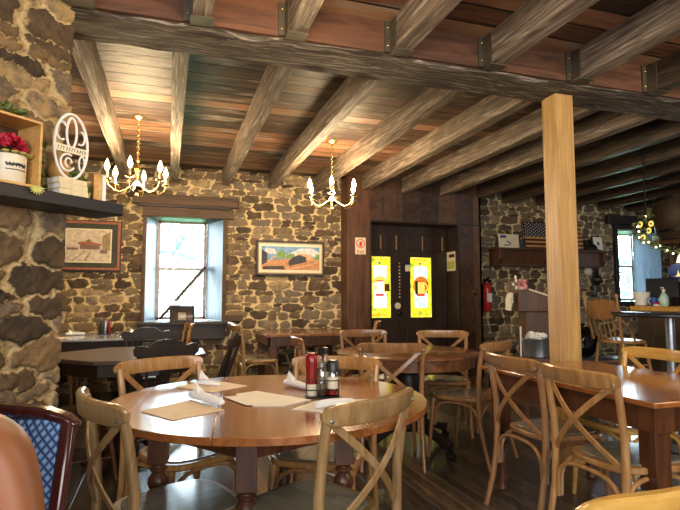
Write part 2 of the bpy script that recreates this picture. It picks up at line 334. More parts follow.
def text(mb, s, size, loc, rot, mat, parent, name, depth=0.002, align='CENTER'):
    c = bpy.data.curves.new('t', 'FONT'); c.body = s; c.size = size; c.extrude = depth; c.align_x = align; c.align_y = 'CENTER'
    o = bpy.data.objects.new('t', c); COL.objects.link(o)
    dg = bpy.context.evaluated_depsgraph_get(); me = bpy.data.meshes.new_from_object(o.evaluated_get(dg)); bpy.data.objects.remove(o)
    me.transform(Matrix.Translation(loc) @ rot.to_4x4()); me.materials.clear(); me.materials.append(M[mat])
    q = bpy.data.objects.new(name, me); COL.objects.link(q); q.parent = parent; return q
WALLROT = Matrix.Rotation(R(90), 3, 'X')     # writing that faces the room from the far wall

# ------------------------------------------------------------------ rubble walls with real relief
def hashnoise(x, y, seed):
    n = 0
    rs = np.random.RandomState(seed)
    for k in range(6):
        fx, fy, p, q = rs.uniform(0.6, 2.2, 4); n = n + np.sin(x * fx * (1.7 ** k) + p * 9) * np.cos(y * fy * (1.7 ** k) + q * 9) / (1.35 ** k)
    return n
def stone_wall(name, origin, u, W, H, res, rowh, ww, mat, amp=0.03, seed=1, holes=(), flip=False, thick=0.25):
    rs = np.random.RandomState(seed)
    seeds = []; z = -0.1
    while z < H + 0.2:
        h = rs.uniform(*rowh); x = -0.4 + rs.uniform(-0.2, 0)
        while x < W + 0.4:
            wd = rs.uniform(*ww)
            if rs.rand() < 0.22 and h > rowh[0] * 1.3:
                k = rs.uniform(0.35, 0.65)
                seeds.append((x + wd / 2 + rs.uniform(-.03, .03), z + h * k / 2, wd / 2, h * k / 2)); seeds.append((x + wd / 2 + rs.uniform(-.05, .05), z + h * (1 + k) / 2, wd / 2, h * (1 - k) / 2))
            else: seeds.append((x + wd / 2, z + h / 2 + rs.uniform(-.18, .18) * h, wd / 2 * rs.uniform(.85, 1.1), h / 2 * rs.uniform(.85, 1.15)))
            x += wd
        z += h
    S = np.array(seeds); rn = rs.rand(len(S)); hgt = rs.rand(len(S))
    nx = int(W / res) + 1; nz = int(H / res) + 1
    X, Z = np.meshgrid(np.linspace(0, W, nx), np.linspace(0, H, nz)); X = X.ravel(); Z = Z.ravel()
    sc = 3.2 / rowh[1]
    wx = X + hashnoise(X * sc, Z * sc, seed + 5) * rowh[1] * 0.085; wz = Z + hashnoise(X * sc * 0.8, Z * sc, seed + 6) * rowh[1] * 0.085
    i1 = np.zeros(len(X), int); d1 = np.zeros(len(X)); d2 = np.zeros(len(X)); sz = np.zeros(len(X))
    for a in range(0, len(X), 4000):
        dx = np.abs(wx[a:a + 4000, None] - S[None, :, 0]) / S[None, :, 2]; dz = np.abs(wz[a:a + 4000, None] - S[None, :, 1]) / S[None, :, 3]
        D = (dx ** 3.0 + dz ** 3.0) ** (1 / 3.0)
        o = np.argpartition(D, 2, axis=1)[:, :2]; r_ = np.arange(len(o)); a0 = D[r_, o[:, 0]]; a1 = D[r_, o[:, 1]]
        sw = a0 > a1; i1[a:a + 4000] = np.where(sw, o[:, 1], o[:, 0]); d1[a:a + 4000] = np.minimum(a0, a1); d2[a:a + 4000] = np.maximum(a0, a1)
    edge = (d2 - d1) * 0.5 + 0.12 * np.clip(1.15 - d1, -1, 1)
    edge = np.clip(edge, 0, 1)
    fine = hashnoise(X * sc * 4, Z * sc * 4, seed + 9) * 0.10
    disp = amp * (np.clip((edge - 0.08) / 0.22, 0, 1) ** 0.6 * (0.55 + 0.45 * hgt[i1]) + fine * (edge > 0.1))
    u = Vector(u).normalized(); n = Vector((u.y, -u.x, 0)) * (-1 if flip else 1)
    vs = np.zeros((len(X), 3)); O = Vector(origin)
    for k in range(3): vs[:, k] = O[k] + u[k] * X + n[k] * disp + (Z if k == 2 else 0)
    keep = []
    for j in range(nz - 1):
        zc = (j + .5) * H / (nz - 1)
        for i in range(nx - 1):
            xc = (i + .5) * W / (nx - 1)
            if any(a <= xc <= b and c <= zc <= d for a, b, c, d in holes): continue
            p = j * nx + i; keep.append((p, p + 1, p + nx + 1, p + nx))
    me = bpy.data.meshes.new(name); me.from_pydata(vs.tolist(), [], keep); me.materials.append(M[mat])
    for nm, ar in (('rnd', rn[i1]), ('edge', edge)):
        at = me.attributes.new(nm, 'FLOAT', 'POINT'); at.data.foreach_set('value', ar.astype(np.float32))
    me.polygons.foreach_set('use_smooth', [True] * len(me.polygons)); me.update()
    o = bpy.data.objects.new(name, me); COL.objects.link(o)
    return struct(o)

WY = 7.4
# walls (openings: left window, door recess, right window)
stone_wall('wall_back', (-2.0, WY, 0), (1, 0, 0), 11.2, 2.97, 0.0175, (0.06, 0.135), (0.12, 0.36), 'stone_back', 0.03, 3,
           holes=[(1.70, 2.72, 0.87, 2.28), (4.75, 6.45, 0, 2.6), (9.60, 10.68, 1.12, 2.42)])
C0 = Vector((-0.538, 3.065, 0)); U = Vector((0.72, 0.694, 0)).normalized(); NF = Vector((U.y, -U.x, 0))
stone_wall('wall_chimney', C0 - U * 2.0, U, 2.0, 2.97, 0.009, (0.08, 0.19), (0.2, 0.46), 'stone_chimney', 0.042, 12)
b = MB(); p0 = C0 - U * 2.0; p1 = C0; q1 = C0 - NF * 0.9; q0 = p0 - NF * 0.9
b.prism([(p.x, p.y) for p in (p0, p1, q1, q0)], 0, 2.97); struct(b.build('wall_chimney_core', 'stone_chimney', smooth=False))
struct(box(-2.3, -2.0, -4, 7.6, 0, 2.97).build('wall_left', 'panel'))
struct(box(9.2, 9.5, -4, 8.2, 0, 2.97).build('wall_right', 'panel'))
struct(box(-2.3, 9.5, -4.3, -4, 0, 2.97).build('wall_rear', 'panel'))
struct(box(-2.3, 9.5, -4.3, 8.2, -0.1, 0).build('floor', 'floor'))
struct(box(-2.3, 9.5, -4.3, 8.2, 2.97, 3.07).build('ceiling', 'ceil'))
# outer skin of the far wall round the openings
b = MB()
for x0, x1, z0, z1 in [(-2.3, -0.32, 0, 3), (0.73, 2.75, 0, 3), (-0.32, 0.73, 0, 0.86), (-0.32, 0.73, 2.29, 3), (4.45, 7.58, 0, 3), (2.75, 4.45, 0, 3), (7.58, 8.70, 0, 1.11), (7.58, 8.70, 2.43, 3), (8.70, 9.5, 0, 3)]:
    b.box(x0, x1, WY + 0.5 if x0 == 2.75 else WY + 0.02, WY + 0.62, z0, z1)
struct(b.build('wall_back_core', 'stone_back', smooth=False))

# ------------------------------------------------------------------ windows
def window(n, x0, x1, z0, z1, gx0, gx1, yg, muntin=None):
    root = thing('window_%d' % n, None, None); root['kind'] = 'structure'
    b = MB()
    for s_, xa, xb in ((-1, x0, gx0), (1, x1, gx1)):
        b.add([(xa, WY - .01, z0), (xb, yg, z0), (xb, yg, z1 - .01), (xa, WY - .01, z1)] + [(xa + s_ * .03, WY - .01, z0), (xb + s_ * .03, yg, z0), (xb + s_ * .03, yg, z1 - .01), (xa + s_ * .03, WY - .01, z1)],
              [(0, 1, 2, 3), (4, 7, 6, 5), (0, 3, 7, 4), (1, 5, 6, 2), (3, 2, 6, 7), (0, 4, 5, 1)])
        b.build('window_reveal', 'reveal', root, smooth=False); b = MB()
    box(x0 - .03, x1 + .03, WY, WY + .55, z1 - .005, z1 + .02).build('head_board', 'sill', root)
    b = MB(); zm = z0 + (z1 - z0) * 0.515; fw = 0.045
    b.box(gx0, gx0 + fw, yg, yg + .05, z0, z1); b.box(gx1 - fw, gx1, yg, yg + .05, z0, z1)
    b.box(gx0, gx1, yg, yg + .05, z0, z0 + fw); b.box(gx0, gx1, yg, yg + .05, z1 - fw * .6, z1); b.box(gx0, gx1, yg - .01, yg + .05, zm - .018, zm + .018)
    b.build('sash', 'sash', root, bevel=.004)
    box(gx0 + .01, gx1 - .01, yg + .02, yg + .026, z0 + .01, z1 - .01).build('glass_pane', 'glass', root)
    return root
w1 = window(1, -0.285, 0.70, 0.88, 2.27, -0.16, 0.52, 7.8)
w2 = window(2, 7.62, 8.66, 1.13, 2.40, 7.95, 8.50, 7.85)
# dark boards framing the left opening, header and lintel
b = MB(); b.box(-0.335, -0.288, WY - .07, WY + .03, .86, 2.27); struct(b.build('trim_1', 'lintel', bevel=.004))
struct(box(0.70, 0.755, WY - .07, WY + .03, .86, 2.27).build('trim_2', 'lintel', bevel=.004))
struct(box(-0.335, 0.845, WY - .08, WY + .2, 2.27, 2.405).build('trim_3', 'lintel', bevel=.006))
struct(box(-0.40, 0.80, WY - .12, WY - .07, 2.395, 2.425).build('trim_4', 'sill', bevel=.004))
struct(box(-0.47, 0.905, WY - .10, WY + .02, 2.425, 2.565).build('trim_5', 'lintel', bevel=.012))
b = MB(); b.box(-0.37, 0.775, WY - .22, WY + .42, .835, .875); b.box(-0.35, 0.745, WY - .16, WY + .03, .64, .835)
struct(b.build('trim_6', 'sill', bevel=.006))
struct(box(0.75, 0.98, WY - .07, WY + .03, .87, .95).build('trim_7', 'lintel', bevel=.006))
# right window: lintel and head boards, sill
struct(box(7.38, 8.95, WY - .10, WY + .02, 2.50, 2.66).build('trim_8', 'sill', bevel=.008))
struct(box(7.55, 8.75, WY - .06, WY + .45, 2.405, 2.50).build('trim_9', 'sill', bevel=.006))
struct(box(7.50, 8.75, WY - .12, WY + .45, 1.06, 1.125).build('trim_10', 'sill', bevel=.006))
struct(box(7.55, 7.625, WY - .06, WY + .03, 1.125, 2.41).build('trim_11', 'sill', bevel=.004))

# wooden stick wedged across the left window
t = tag(MB().sweep([(-.10, 7.72, .90), (.50, 7.72, 1.63)], rect(.07, .045), up=(0, 1, 0)).build('window_brace', 'lintel', bevel=.006), 'reddish wooden stick wedged diagonally across the left window', 'stick')

# outdoors beyond the glass
struct(box(-12, 25, 8.5, 40, -1.2, -1.0).build('ground_outside', 'grass'))
def leaves(mb, c, r, n, size, seed, squash=(1, 1, 1), surf=0.3):
    rr = random.Random(seed)
    for _ in range(n):
        d = Vector((rr.gauss(0, 1), rr.gauss(0, 1), rr.gauss(0, 1))).normalized() * (r * (surf + (1 - surf) * rr.random()))
        p = Vector(c) + Vector((d.x * squash[0], d.y * squash[1], d.z * squash[2]))
        a = Vector((rr.uniform(-1, 1), rr.uniform(-1, 1), rr.uniform(-1, 1))).normalized(); t_ = a.cross(Vector((rr.uniform(-1, 1), rr.uniform(-1, 1), rr.uniform(-1, 1)))).normalized(); q = a.cross(t_)
        s_ = size * rr.uniform(.6, 1.3)
        mb.add([p - a * s_, p + t_ * s_ * .45 + q * s_ * .1, p + a * s_, p - t_ * s_ * .45 + q * s_ * .1], [(0, 1, 2, 3)])
def tree(loc, h, r, n, seed, label):
    t = thing('tree', label, 'tree', loc)
    b = MB(); b.tube([(0, 0, 0), (.1, 0, h * .4), (0, .1, h * .8)], [.18, .13, .06]); b.build('trunk', 'bark', t)
    b = MB(); rr = random.Random(seed)
    for k in range(9):
        leaves(b, (rr.uniform(-r, r) * .7, rr.uniform(-r, r) * .5, h * rr.uniform(.45, 1.1)), r * .5, n // 9, .11, seed + k)
    b.build('foliage', 'tree', t, smooth=False)
tree((-0.4, 13.0, -1), 3.6, 1.7, 1500, 4, 'leafy tree outside the left window beside the fireplace')
tree((14.6, 14.5, -1), 3.4, 1.8, 1800, 9, 'leafy tree outside the far right window')

# ------------------------------------------------------------------ roof timbers
def rough_beam(name, x0, x1, y0, y1, z0, z1, mat, axis, amp, seed, step=.06, parent=None):
    """long timber, its skin hewn: rings of points along its length, each pushed by a little"""
    rr = np.random.RandomState(seed); L = (x1 - x0) if axis == 'X' else (y1 - y0); n = max(4, int(L / step))
    sec = []
    a0, a1 = ((y0, y1) if axis == 'X' else (x0, x1))
    k = 5
    for i in range(k): sec.append((a0 + (a1 - a0) * i / k, z0))
    for i in range(k): sec.append((a1, z0 + (z1 - z0) * i / k))
    for i in range(k): sec.append((a1 - (a1 - a0) * i / k, z1))
    for i in range(k): sec.append((a0, z1 - (z1 - z0) * i / k))
    m = len(sec); vs = []; fs = []
    base = rr.randn(n + 1, m) * amp
    for q in range(2): base = (base + np.roll(base, 1, 0) + np.roll(base, -1, 0)) / 2.4
    for i in range(n + 1):
        t_ = i / n
        for j, (a, z) in enumerate(sec):
            d = base[i, j]; ca = (a0 + a1) / 2; cz = (z0 + z1) / 2
            a2 = a + (d if a > ca else -d) * (1 if a in (a0, a1) else .2); z2 = z + (d * .8 if z in (z0,) else 0)
            vs.append((x0 + L * t_, a2, z2) if axis == 'X' else (a2, y0 + L * t_, z2))
    for i in range(n):
        for j in range(m): fs.append((i * m + j, i * m + (j + 1) % m, (i + 1) * m + (j + 1) % m, (i + 1) * m + j))
    fs.append(tuple(range(m))[::-1]); fs.append(tuple(range(n * m, (n + 1) * m)))
    return MB().add(vs, fs).build(name, mat, parent)
ZB = 2.75
tag(rough_beam('main_beam', -1.9, 9.2, 3.03, 3.37, ZB - .01, 2.93, 'beam', 'X', .012, 2), 'dark hewn main beam crossing the whole ceiling over the pine post', 'beam')
fx = [-0.52, 0.09, 0.78, 1.43, 2.10, 2.74, 3.38, 4.02, 4.68, 5.34, 6.0, 6.66, 7.32, 7.98, 8.64]
flabels = ['pale weathered far joist just left of the left chandelier, beside the chimney',
           'pale narrow far joist just right of the left chandelier', 'weathered far joist ending on the stone wall right above the left window lintel end', 'thick shadowed far joist just left of the right chandelier',
           'pale knotty far joist just right of the right chandelier', 'brown far joist ending at the left corner of the door surround', 'brown far joist ending above the double doors',
           'brown far joist ending above the right jamb of the doors', 'dark far joist, first to the right of the pine post top', 'dark far joist, second to the right of the pine post top', 'dark far joist, third to the right of the pine post top',
           'dark far joist, fourth to the right of the pine post top', 'dark far joist over the window lintel at the far right', 'dark far joist just left of the last one at the right wall', 'dark far joist nearest the right wall']
for i, x in enumerate(fx):
    y1 = 7.38 if not (2.5 < x < 4.5) else 7.08
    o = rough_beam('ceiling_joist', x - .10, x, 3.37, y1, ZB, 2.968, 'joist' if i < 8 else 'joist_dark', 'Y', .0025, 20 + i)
    tag(o, flabels[i], 'joist', 'joists of the far ceiling bay')
nx_ = [-0.42, 0.2, 0.744, 1.43, 2.12, 2.85, 3.56, 4.27, 4.98, 5.69]
nlabels = ['near joist just left of the first one fully seen, above the chimney corner', 'near joist ending with a pale chipped tip on the beam, upper left',
           'near joist with a pale ridged underside, upper left of centre', 'near joist ending above the fourth far joist, upper centre', 'near joist with bright underside and bolted hanger left of the pine post',
           'near joist ending just right of the pine post top', 'near joist at the right edge of the picture above the pine post', 'near joist beyond the right edge, first', 'near joist beyond the right edge, second', 'near joist beyond the right edge, third']
for i, x in enumerate(nx_[:8]):
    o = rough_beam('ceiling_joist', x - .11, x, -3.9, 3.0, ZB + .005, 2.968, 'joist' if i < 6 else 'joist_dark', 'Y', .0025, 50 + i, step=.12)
    tag(o, nlabels[i], 'joist', 'joists of the near ceiling bay')
    b = MB(); b.box(x - .155, x - .11, 2.985, 3.0, ZB + .01, 2.96); b.box(x - .118, x - .111, 2.90, 3.0, ZB + .01, 2.96); b.box(x - .118, x + .01, 2.90, 3.0, ZB - .004, ZB + .002)
    h = b.build('joist_hanger', 'bracket', o); h.matrix_parent_inverse = Matrix.Identity(4)
    for z in (ZB + .05, ZB + .17): MB().ball((x - .134, 2.983, z), .009, 6).build('bolt', 'brass', h)
struct(box(-1.9, 9.2, 3.0, 3.03, ZB + .01, 2.968).build('trim_12', 'rim', smooth=False))
# the pine post, aligned with the room
tag(box(2.735, 2.895, 3.155, 3.315, 0, ZB - .015).build('support_post', 'post', bevel=.008), 'square honey-coloured pine post carrying the main ceiling beam', 'post')

# ------------------------------------------------------------------ door surround and doors
VY = 7.10
struct(box(2.425, 2.78, VY, 7.46, 0, ZB + .21).build('trim_13', 'column', bevel=.006))
b = MB(); b.box(2.78, 4.64, VY, VY + .03, 2.31, 2.96); b.box(4.26, 4.64, VY, VY + .03, 0, 2.31); b.box(4.61, 4.64, VY, 7.45, 0, 2.96)
b.box(2.78, 4.26, VY + .03, 7.5, 2.31, 2.34)
struct(b.build('wall_vestibule', 'panel', smooth=False))
struct(box(4.23, 4.26, VY + .0, 7.52, 0, 2.31).build('trim_14', 'darkwood'))
struct(box(2.78, 2.80, VY, 7.52, 0, 2.31).build('trim_15', 'darkwood'))
struct(box(2.785, 4.638, VY - .012, VY + .0, 2.30, 2.325).build('trim_16', 'darkwood'))
M['mos'] = mosaic('stained_border', [(0.0, (0.8, 0.5, 0.01)), (0.25, (0.95, 0.78, 0.03)), (0.5, (0.5, 0.62, 0.02)), (0.7, (0.95, 0.85, 0.12)), (1.0, (0.2, 0.45, 0.02))], 26, .5, sz=.7)  # door glass emits: daylight from behind put into its glow
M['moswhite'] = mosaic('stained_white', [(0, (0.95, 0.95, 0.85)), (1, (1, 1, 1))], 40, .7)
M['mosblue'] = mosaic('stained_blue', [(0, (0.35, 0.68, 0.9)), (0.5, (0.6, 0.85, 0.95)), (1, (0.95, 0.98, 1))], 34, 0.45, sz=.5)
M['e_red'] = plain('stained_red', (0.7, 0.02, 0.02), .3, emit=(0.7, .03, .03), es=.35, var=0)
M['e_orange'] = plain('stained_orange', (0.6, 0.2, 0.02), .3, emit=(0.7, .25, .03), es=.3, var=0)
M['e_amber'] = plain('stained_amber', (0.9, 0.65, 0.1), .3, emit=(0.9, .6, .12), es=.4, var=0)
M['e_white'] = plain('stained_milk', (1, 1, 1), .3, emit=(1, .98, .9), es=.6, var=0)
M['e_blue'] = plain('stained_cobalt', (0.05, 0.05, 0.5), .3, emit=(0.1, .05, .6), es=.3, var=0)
def circ(cx, cz, rx, rz, a0=0, a1=360, n=24): return [(cx + rx * math.cos(R(a0 + (a1 - a0) * k / n)), cz + rz * math.sin(R(a0 + (a1 - a0) * k / n))) for k in range(n + (0 if a1 - a0 == 360 else 1))]
def door(n, x0, x1, gx0, gx1, dark):
    root = thing('door_%d' % n, None, None); root['kind'] = 'structure'
    b = MB(); y0 = 7.46; z0g, z1g = .885, 1.82
    b.box(x0, gx0, y0, y0 + .045, .02, 2.31); b.box(gx1, x1, y0, y0 + .045, .02, 2.31); b.box(gx0, gx1, y0, y0 + .045, .02, z0g); b.box(gx0, gx1, y0, y0 + .045, z1g, 2.31)
    b.build('door_leaf', 'darkwood', root, smooth=False)
    wdt = gx1 - gx0
    for k in range(2):   # raised upper panels with curved tops
        a = x0 + .07 + k * (x1 - x0 - .08) / 2; c = a + (x1 - x0 - .2) / 2
        pts = [(a, 1.92), (c, 1.92), (c, 2.14)] + [(c - (c - a) * q / 8, 2.14 + .05 * math.sin(PI * q / 8)) for q in range(1, 8)] + [(a, 2.14)]
        pb = MB().prism(pts, y0 - .012, y0, 'Y').build('door_panel', 'darkwood', root, bevel=.008)
        MB().box(c - .012, c + .006, y0 - .018, y0, 1.93, 2.15).build('panel_moulding', 'chair_pale', root)
        a2 = x0 + .08 + k * (x1 - x0 - .1) / 2; MB().box(a2, a2 + (x1 - x0 - .26) / 2, y0 - .012, y0, .15, .72).build('door_panel', 'darkwood', root, bevel=.01)
    g = MB().box(gx0, gx1, y0 + .01, y0 + .02, z0g, z1g).build('stained_glass', 'mos', root, smooth=False)
    cx = (gx0 + gx1) / 2
    mw = wdt * .3
    MB().box(cx - mw, cx + mw, y0 + .006, y0 + .0095, z0g + .15, z1g - .14).build('centre_pane', 'mosblue' if dark else 'moswhite', g)
    MB().prism(circ(cx, 1.375, .135, .15, 0, 180) + circ(cx, 1.36, .135, .12, 180, 360), y0 + .002, y0 + .0055, 'Y').build('mug_disc', 'e_orange' if dark else 'e_amber', g)
    MB().box(cx - .055, cx + .06, y0 - .002, y0 + .0015, 1.25, 1.44).build('mug', 'e_amber' if dark else 'e_white', g)
    hx = cx + (.075 if dark else -.075); MB().tube([(hx + .035 * math.cos(R(q)) * (1 if dark else 1), y0 - .001, 1.345 + .06 * math.sin(R(q))) for q in range(0, 360, 20)], .009, 6, closed=True, up=(0, 1, 0)).build('mug_handle', 'e_white' if not dark else 'e_amber', g)
    if dark:
        MB().box(cx - .10, cx - .06, y0 - .003, y0 + .001, 1.24, 1.45).build('mug_dark_strip', 'ink', g); MB().box(cx + .10, cx + .115, y0 - .003, y0 + .001, 1.26, 1.43).build('mug_outline', 'ink', g)  # dark strips of the glass design beside the mug
    b = MB(); b.box(cx - .075, cx + .06, y0 - .003, y0 + .001, 1.215, 1.25); b.box(cx - .06, cx + .05, y0 - .003, y0 + .001, 1.435, 1.455); b.build('red_band', 'e_red', g)
    b = MB(); rr = random.Random(n)
    for zz, hh in ((z1g - .055, .03), (z0g + .03, .03)):
        xx = gx0 + .03
        while xx < gx1 - .05:
            b.sweep([(xx, y0 + .006, zz), (xx + .012, y0 + .006, zz + hh), (xx + .024, y0 + .006, zz + rr.uniform(0, .015))], rect(.006, .004), up=(0, 1, 0)); xx += .036
    b.build('red_pattern', 'e_red', g)
    b = MB(); b.ball((cx - .01, y0 + .004, z1g - .10), .018, 6, (1, .3, 1)); b.build('blue_jewel', 'e_blue', g)
    return root
d1 = door(1, 2.82, 3.42, 2.905, 3.255, False)
d2 = door(2, 3.44, 4.22, 3.59, 3.955, True)
b = MB(); b.box(3.415, 3.445, 7.445, 7.47, .02, 2.31); b.build('astragal', 'darkwood', d2)
b = MB()
for k in range(11): b.ball((3.40, 7.452, 1.20 + k * .052), .012, 6)
b.build('stud', 'cream', d1)
MB().lathe([(.03, 0), (.05, .004), (.05, .012), (.02, .02)], 16).build('lock_plate', 'cream', d1).matrix_local = Matrix.Translation((3.365, 7.455, 1.065)) @ Matrix.Rotation(R(90), 4, 'X')
MB().box(3.50, 3.585, 7.448, 7.459, 1.60, 1.70).build('door_plate', 'cream', d2, bevel=.004)
MB().lathe([(.012, 0), (.012, .03), (.035, .04), (.035, .06), (.01, .07)], 14).build('door_knob', 'iron', d1).matrix_local = Matrix.Translation((3.375, 7.455, .95)) @ Matrix.Rotation(R(90), 4, 'X')
MB().box(3.15, 3.23, 7.449, 7.456, 1.29, 1.40).build('door_sticker', 'column', d1)

# exit sign
t = thing('exit_sign', 'small white sign with a red ringed hand and Exit in red on the door column', 'sign', (2.625, VY - .008, 1.935))
MB().box(-.082, .082, -.004, .004, -.122, .122).build('sign_board', 'cream', t, bevel=.004)
MB().tube([(.06 * math.cos(R(q)), -.006, .035 + .06 * math.sin(R(q))) for q in range(0, 360, 15)], .006, 6, closed=True, up=(0, 1, 0)).build('ring', 'redbright', t)
b = MB(); b.box(-.018, .018, -.008, -.004, -.005, .045)
for k in range(4): b.box(-.018 + k * .0095, -.011 + k * .0095, -.008, -.004, .045, .068 - .006 * abs(k - 1.5))
b.sweep([(-.018, -.006, .01), (-.032, -.006, .035)], rect(.008, .003), up=(0, 1, 0)); b.build('hand_symbol', 'redbright', t)
text(None, 'Exit', .072, (0, -.006, -.085), WALLROT, 'redbright', t, 'lettering')
# notice on the jamb
t = thing('notice', 'small yellow and cream paper notice on the right door jamb', 'notice', (4.226, 7.31, 1.76))
MB().box(-.004, 0, -.13, .13, -.15, .15).build('sheet', 'cream', t); MB().box(-.006, -.0045, -.11, .11, -.12, .0).build('yellow_panel', 'leaf_lt', t); MB().box(-.006, -.0045, -.11, .06, .06, .11).build('print_block', 'ink', t)
b = MB(); b.lathe([(.045, 0), (.045, .01), (.02, .018)], 16); o = b.build('lever_handle', 'brass')
o.matrix_world = Matrix.Translation((4.50, VY - .001, 1.275)) @ Matrix.Rotation(R(90), 4, 'X'); b = MB(); b.tube([(0, 0, .015), (-.04, .0, .04), (-.08, -.01, .04)], .01, 8); b.build('lever', 'brass', o); tag(o, 'brass lever knob on dark boards right of the doors', 'knob')
# fire extinguisher
t = thing('fire_extinguisher', 'red fire extinguisher on the stone wall right of the doors', 'fire extinguisher', (4.84, 7.27, .98))
MB().lathe([(.05, 0), (.062, .02), (.062, .36), (.05, .42), (.022, .45), (.022, .47)], 20).build('cylinder', 'redbright', t)
MB().box(-.045, .045, -.066, -.06, .14, .28).build('label_panel', 'white', t)
b = MB(); b.box(-.02, .02, -.025, .025, .47, .50); b.sweep([(0, 0, .51), (0, -.09, .53)], rect(.02, .012)); b.sweep([(0, 0, .49), (0, -.08, .485)], rect(.02, .01)); b.build('valve', 'iron', t)
MB().tube([(.02, 0, .48), (.08, 0, .46), (.09, 0, .3), (.075, 0, .18)], .01, 8).build('hose', 'black', t)
box(-.03, .03, .06, .11, .1, .3).build('bracket', 'iron', t)

# ------------------------------------------------------------------ framed pictures on the far wall
def poly(root, name, pts, mat, y): return MB().prism(pts, y - .0025, y, 'Y').build(name, mat, root, smooth=False)
def frame(root, w_, h_, fwd, mat, depth=.035):
    b = MB(); b.box(-w_ / 2, w_ / 2, -depth, 0, h_ / 2 - fwd, h_ / 2); b.box(-w_ / 2, w_ / 2, -depth, 0, -h_ / 2, -h_ / 2 + fwd)
    b.box(-w_ / 2, -w_ / 2 + fwd, -depth, 0, -h_ / 2 + fwd, h_ / 2 - fwd); b.box(w_ / 2 - fwd, w_ / 2, -depth, 0, -h_ / 2 + fwd, h_ / 2 - fwd)
    return b.build('frame', mat, root, smooth=False)
for nm, c, r_ in [('p_sky', (.18, .36, .62), .6), ('p_cloud', (.7, .7, .72), .6), ('p_orange', (.55, .27, .12), .6), ('p_peach', (.7, .42, .25), .6), ('p_dark', (.04, .04, .06), .6), ('p_green', (.2, .35, .08), .6), ('p_olive', (.045, .05, .035), .7), ('p_sepia', (.62, .53, .42), .7), ('p_brown', (.2, .13, .1), .7), ('p_rust', (.35, .12, .07), .7), ('p_gold', (.3, .22, .1), .4)]:
    M[nm] = plain(nm, c, r_, var=.25, scale=25)
t = thing('framed_picture', 'wide framed painting of a rail yard with a locomotive, right of the left window', 'picture', (1.655, WY - .045, 1.75))
frame(t, .99, .49, .022, 'ink'); MB().box(-.475, .475, -.02, 0, -.225, .225).build('backing_board', 'p_gold', t, smooth=False)
poly(t, 'mount', [(-.455, -.205), (.455, -.205), (.455, .205), (-.455, .205)], 'cream', -.021)
c = poly(t, 'painting', [(-.42, -.165), (.42, -.165), (.42, .165), (-.42, .165)], 'p_sky', -.0245)
for nm, pts, mt, y in [('cloud', [(-.1, .03), (.42, .03), (.42, .09), (.3, .15), (.12, .14), (.0, .08)], 'p_cloud', -.0275), ('cloud', [(-.40, .06), (-.2, .06), (-.24, .13), (-.36, .14)], 'p_cloud', -.0275),
                       ('ground', [(-.42, -.165), (.42, -.165), (.42, -.02), (.2, .0), (-.1, -.01), (-.42, -.05)], 'p_orange', -.0275),
                       ('building', [(-.42, -.10), (-.34, -.06), (-.34, .07), (-.42, .12)], 'p_dark', -.031), ('tree', [(-.2, 0), (-.09, 0), (-.07, .06), (-.12, .12), (-.19, .08), (-.22, .04)], 'p_green', -.031),
                       ('tree', [(.34, -.01), (.42, -.02), (.42, .07), (.37, .06)], 'p_green', -.031), ('tree', [(-.08, 0), (.04, 0), (.06, .05), (0, .07), (-.06, .05)], 'p_green', -.031), ('locomotive', [(-.03, -.11), (.22, -.05), (.22, .02), (.12, .05), (.03, .02), (-.04, -.05)], 'p_dark', -.0345),
                       ('roundhouse', [(.08, .0), (.34, -.02), (.3, .05), (.15, .07), (.07, .05)], 'p_peach', -.031), ('track', [(-.1, -.165), (-.02, -.165), (.4, -.06), (.4, -.05)], 'p_peach', -.031), ('track', [(-.36, -.05), (-.32, -.06), (-.2, .03), (-.23, .03)], 'p_peach', -.031), ('wagon', [(-.40, -.16), (-.08, -.16), (-.11, -.11), (-.40, -.12)], 'p_dark', -.031)]:
    poly(c, nm, pts, mt, y)
t = thing('framed_picture', 'framed sepia print of a long station building with a green mount, beside the chimney', 'picture', (-.975, WY - .045, 1.855))
frame(t, .74, .62, .028, 'p_rust'); MB().box(-.36, .36, -.02, 0, -.30, .30).build('mount', 'p_olive', t, smooth=False)
MB().box(-.405, .385, -.01, .006, -.335, .325).build('outer_frame', 'ink', t, smooth=False)
c = poly(t, 'print', [(-.27, -.22), (.27, -.22), (.27, .215), (-.27, .215)], 'cream', -.021)
for nm, pts, mt, y in [('sky', [(-.255, -.02), (.255, -.02), (.255, .20), (-.255, .20)], 'p_sepia', -.0245), ('street', [(-.255, -.205), (.255, -.205), (.255, -.02), (-.255, -.02)], 'p_sepia', -.0245),
                       ('station', [(-.1, -.05), (.13, -.05), (.13, .0), (-.1, .02)], 'p_brown', -.0275), ('roof', [(-.13, .015), (.15, .0), (.15, .02), (.02, .05), (-.11, .045)], 'p_rust', -.0285), ('cupola', [(-.04, .05), (.03, .05), (.0, .085)], 'p_brown', -.0275),
                       ('hotel', [(.16, -.04), (.255, -.06), (.255, .18), (.16, .13)], 'p_gold', -.0275), ('crowd', [(-.25, -.06), (-.12, -.06), (-.12, -.03), (-.25, -.03)], 'p_brown', -.0275), ('carriage', [(.14, -.1), (.22, -.1), (.22, -.05), (.14, -.05)], 'p_brown', -.0285),
                       ('rails', [(-.2, -.2), (-.18, -.2), (-.02, -.07), (-.03, -.07)], 'p_gold', -.0275), ('rails', [(-.05, -.2), (-.03, -.2), (.03, -.07), (.02, -.07)], 'p_gold', -.0275)]:
    poly(c, nm, pts, mt, y)
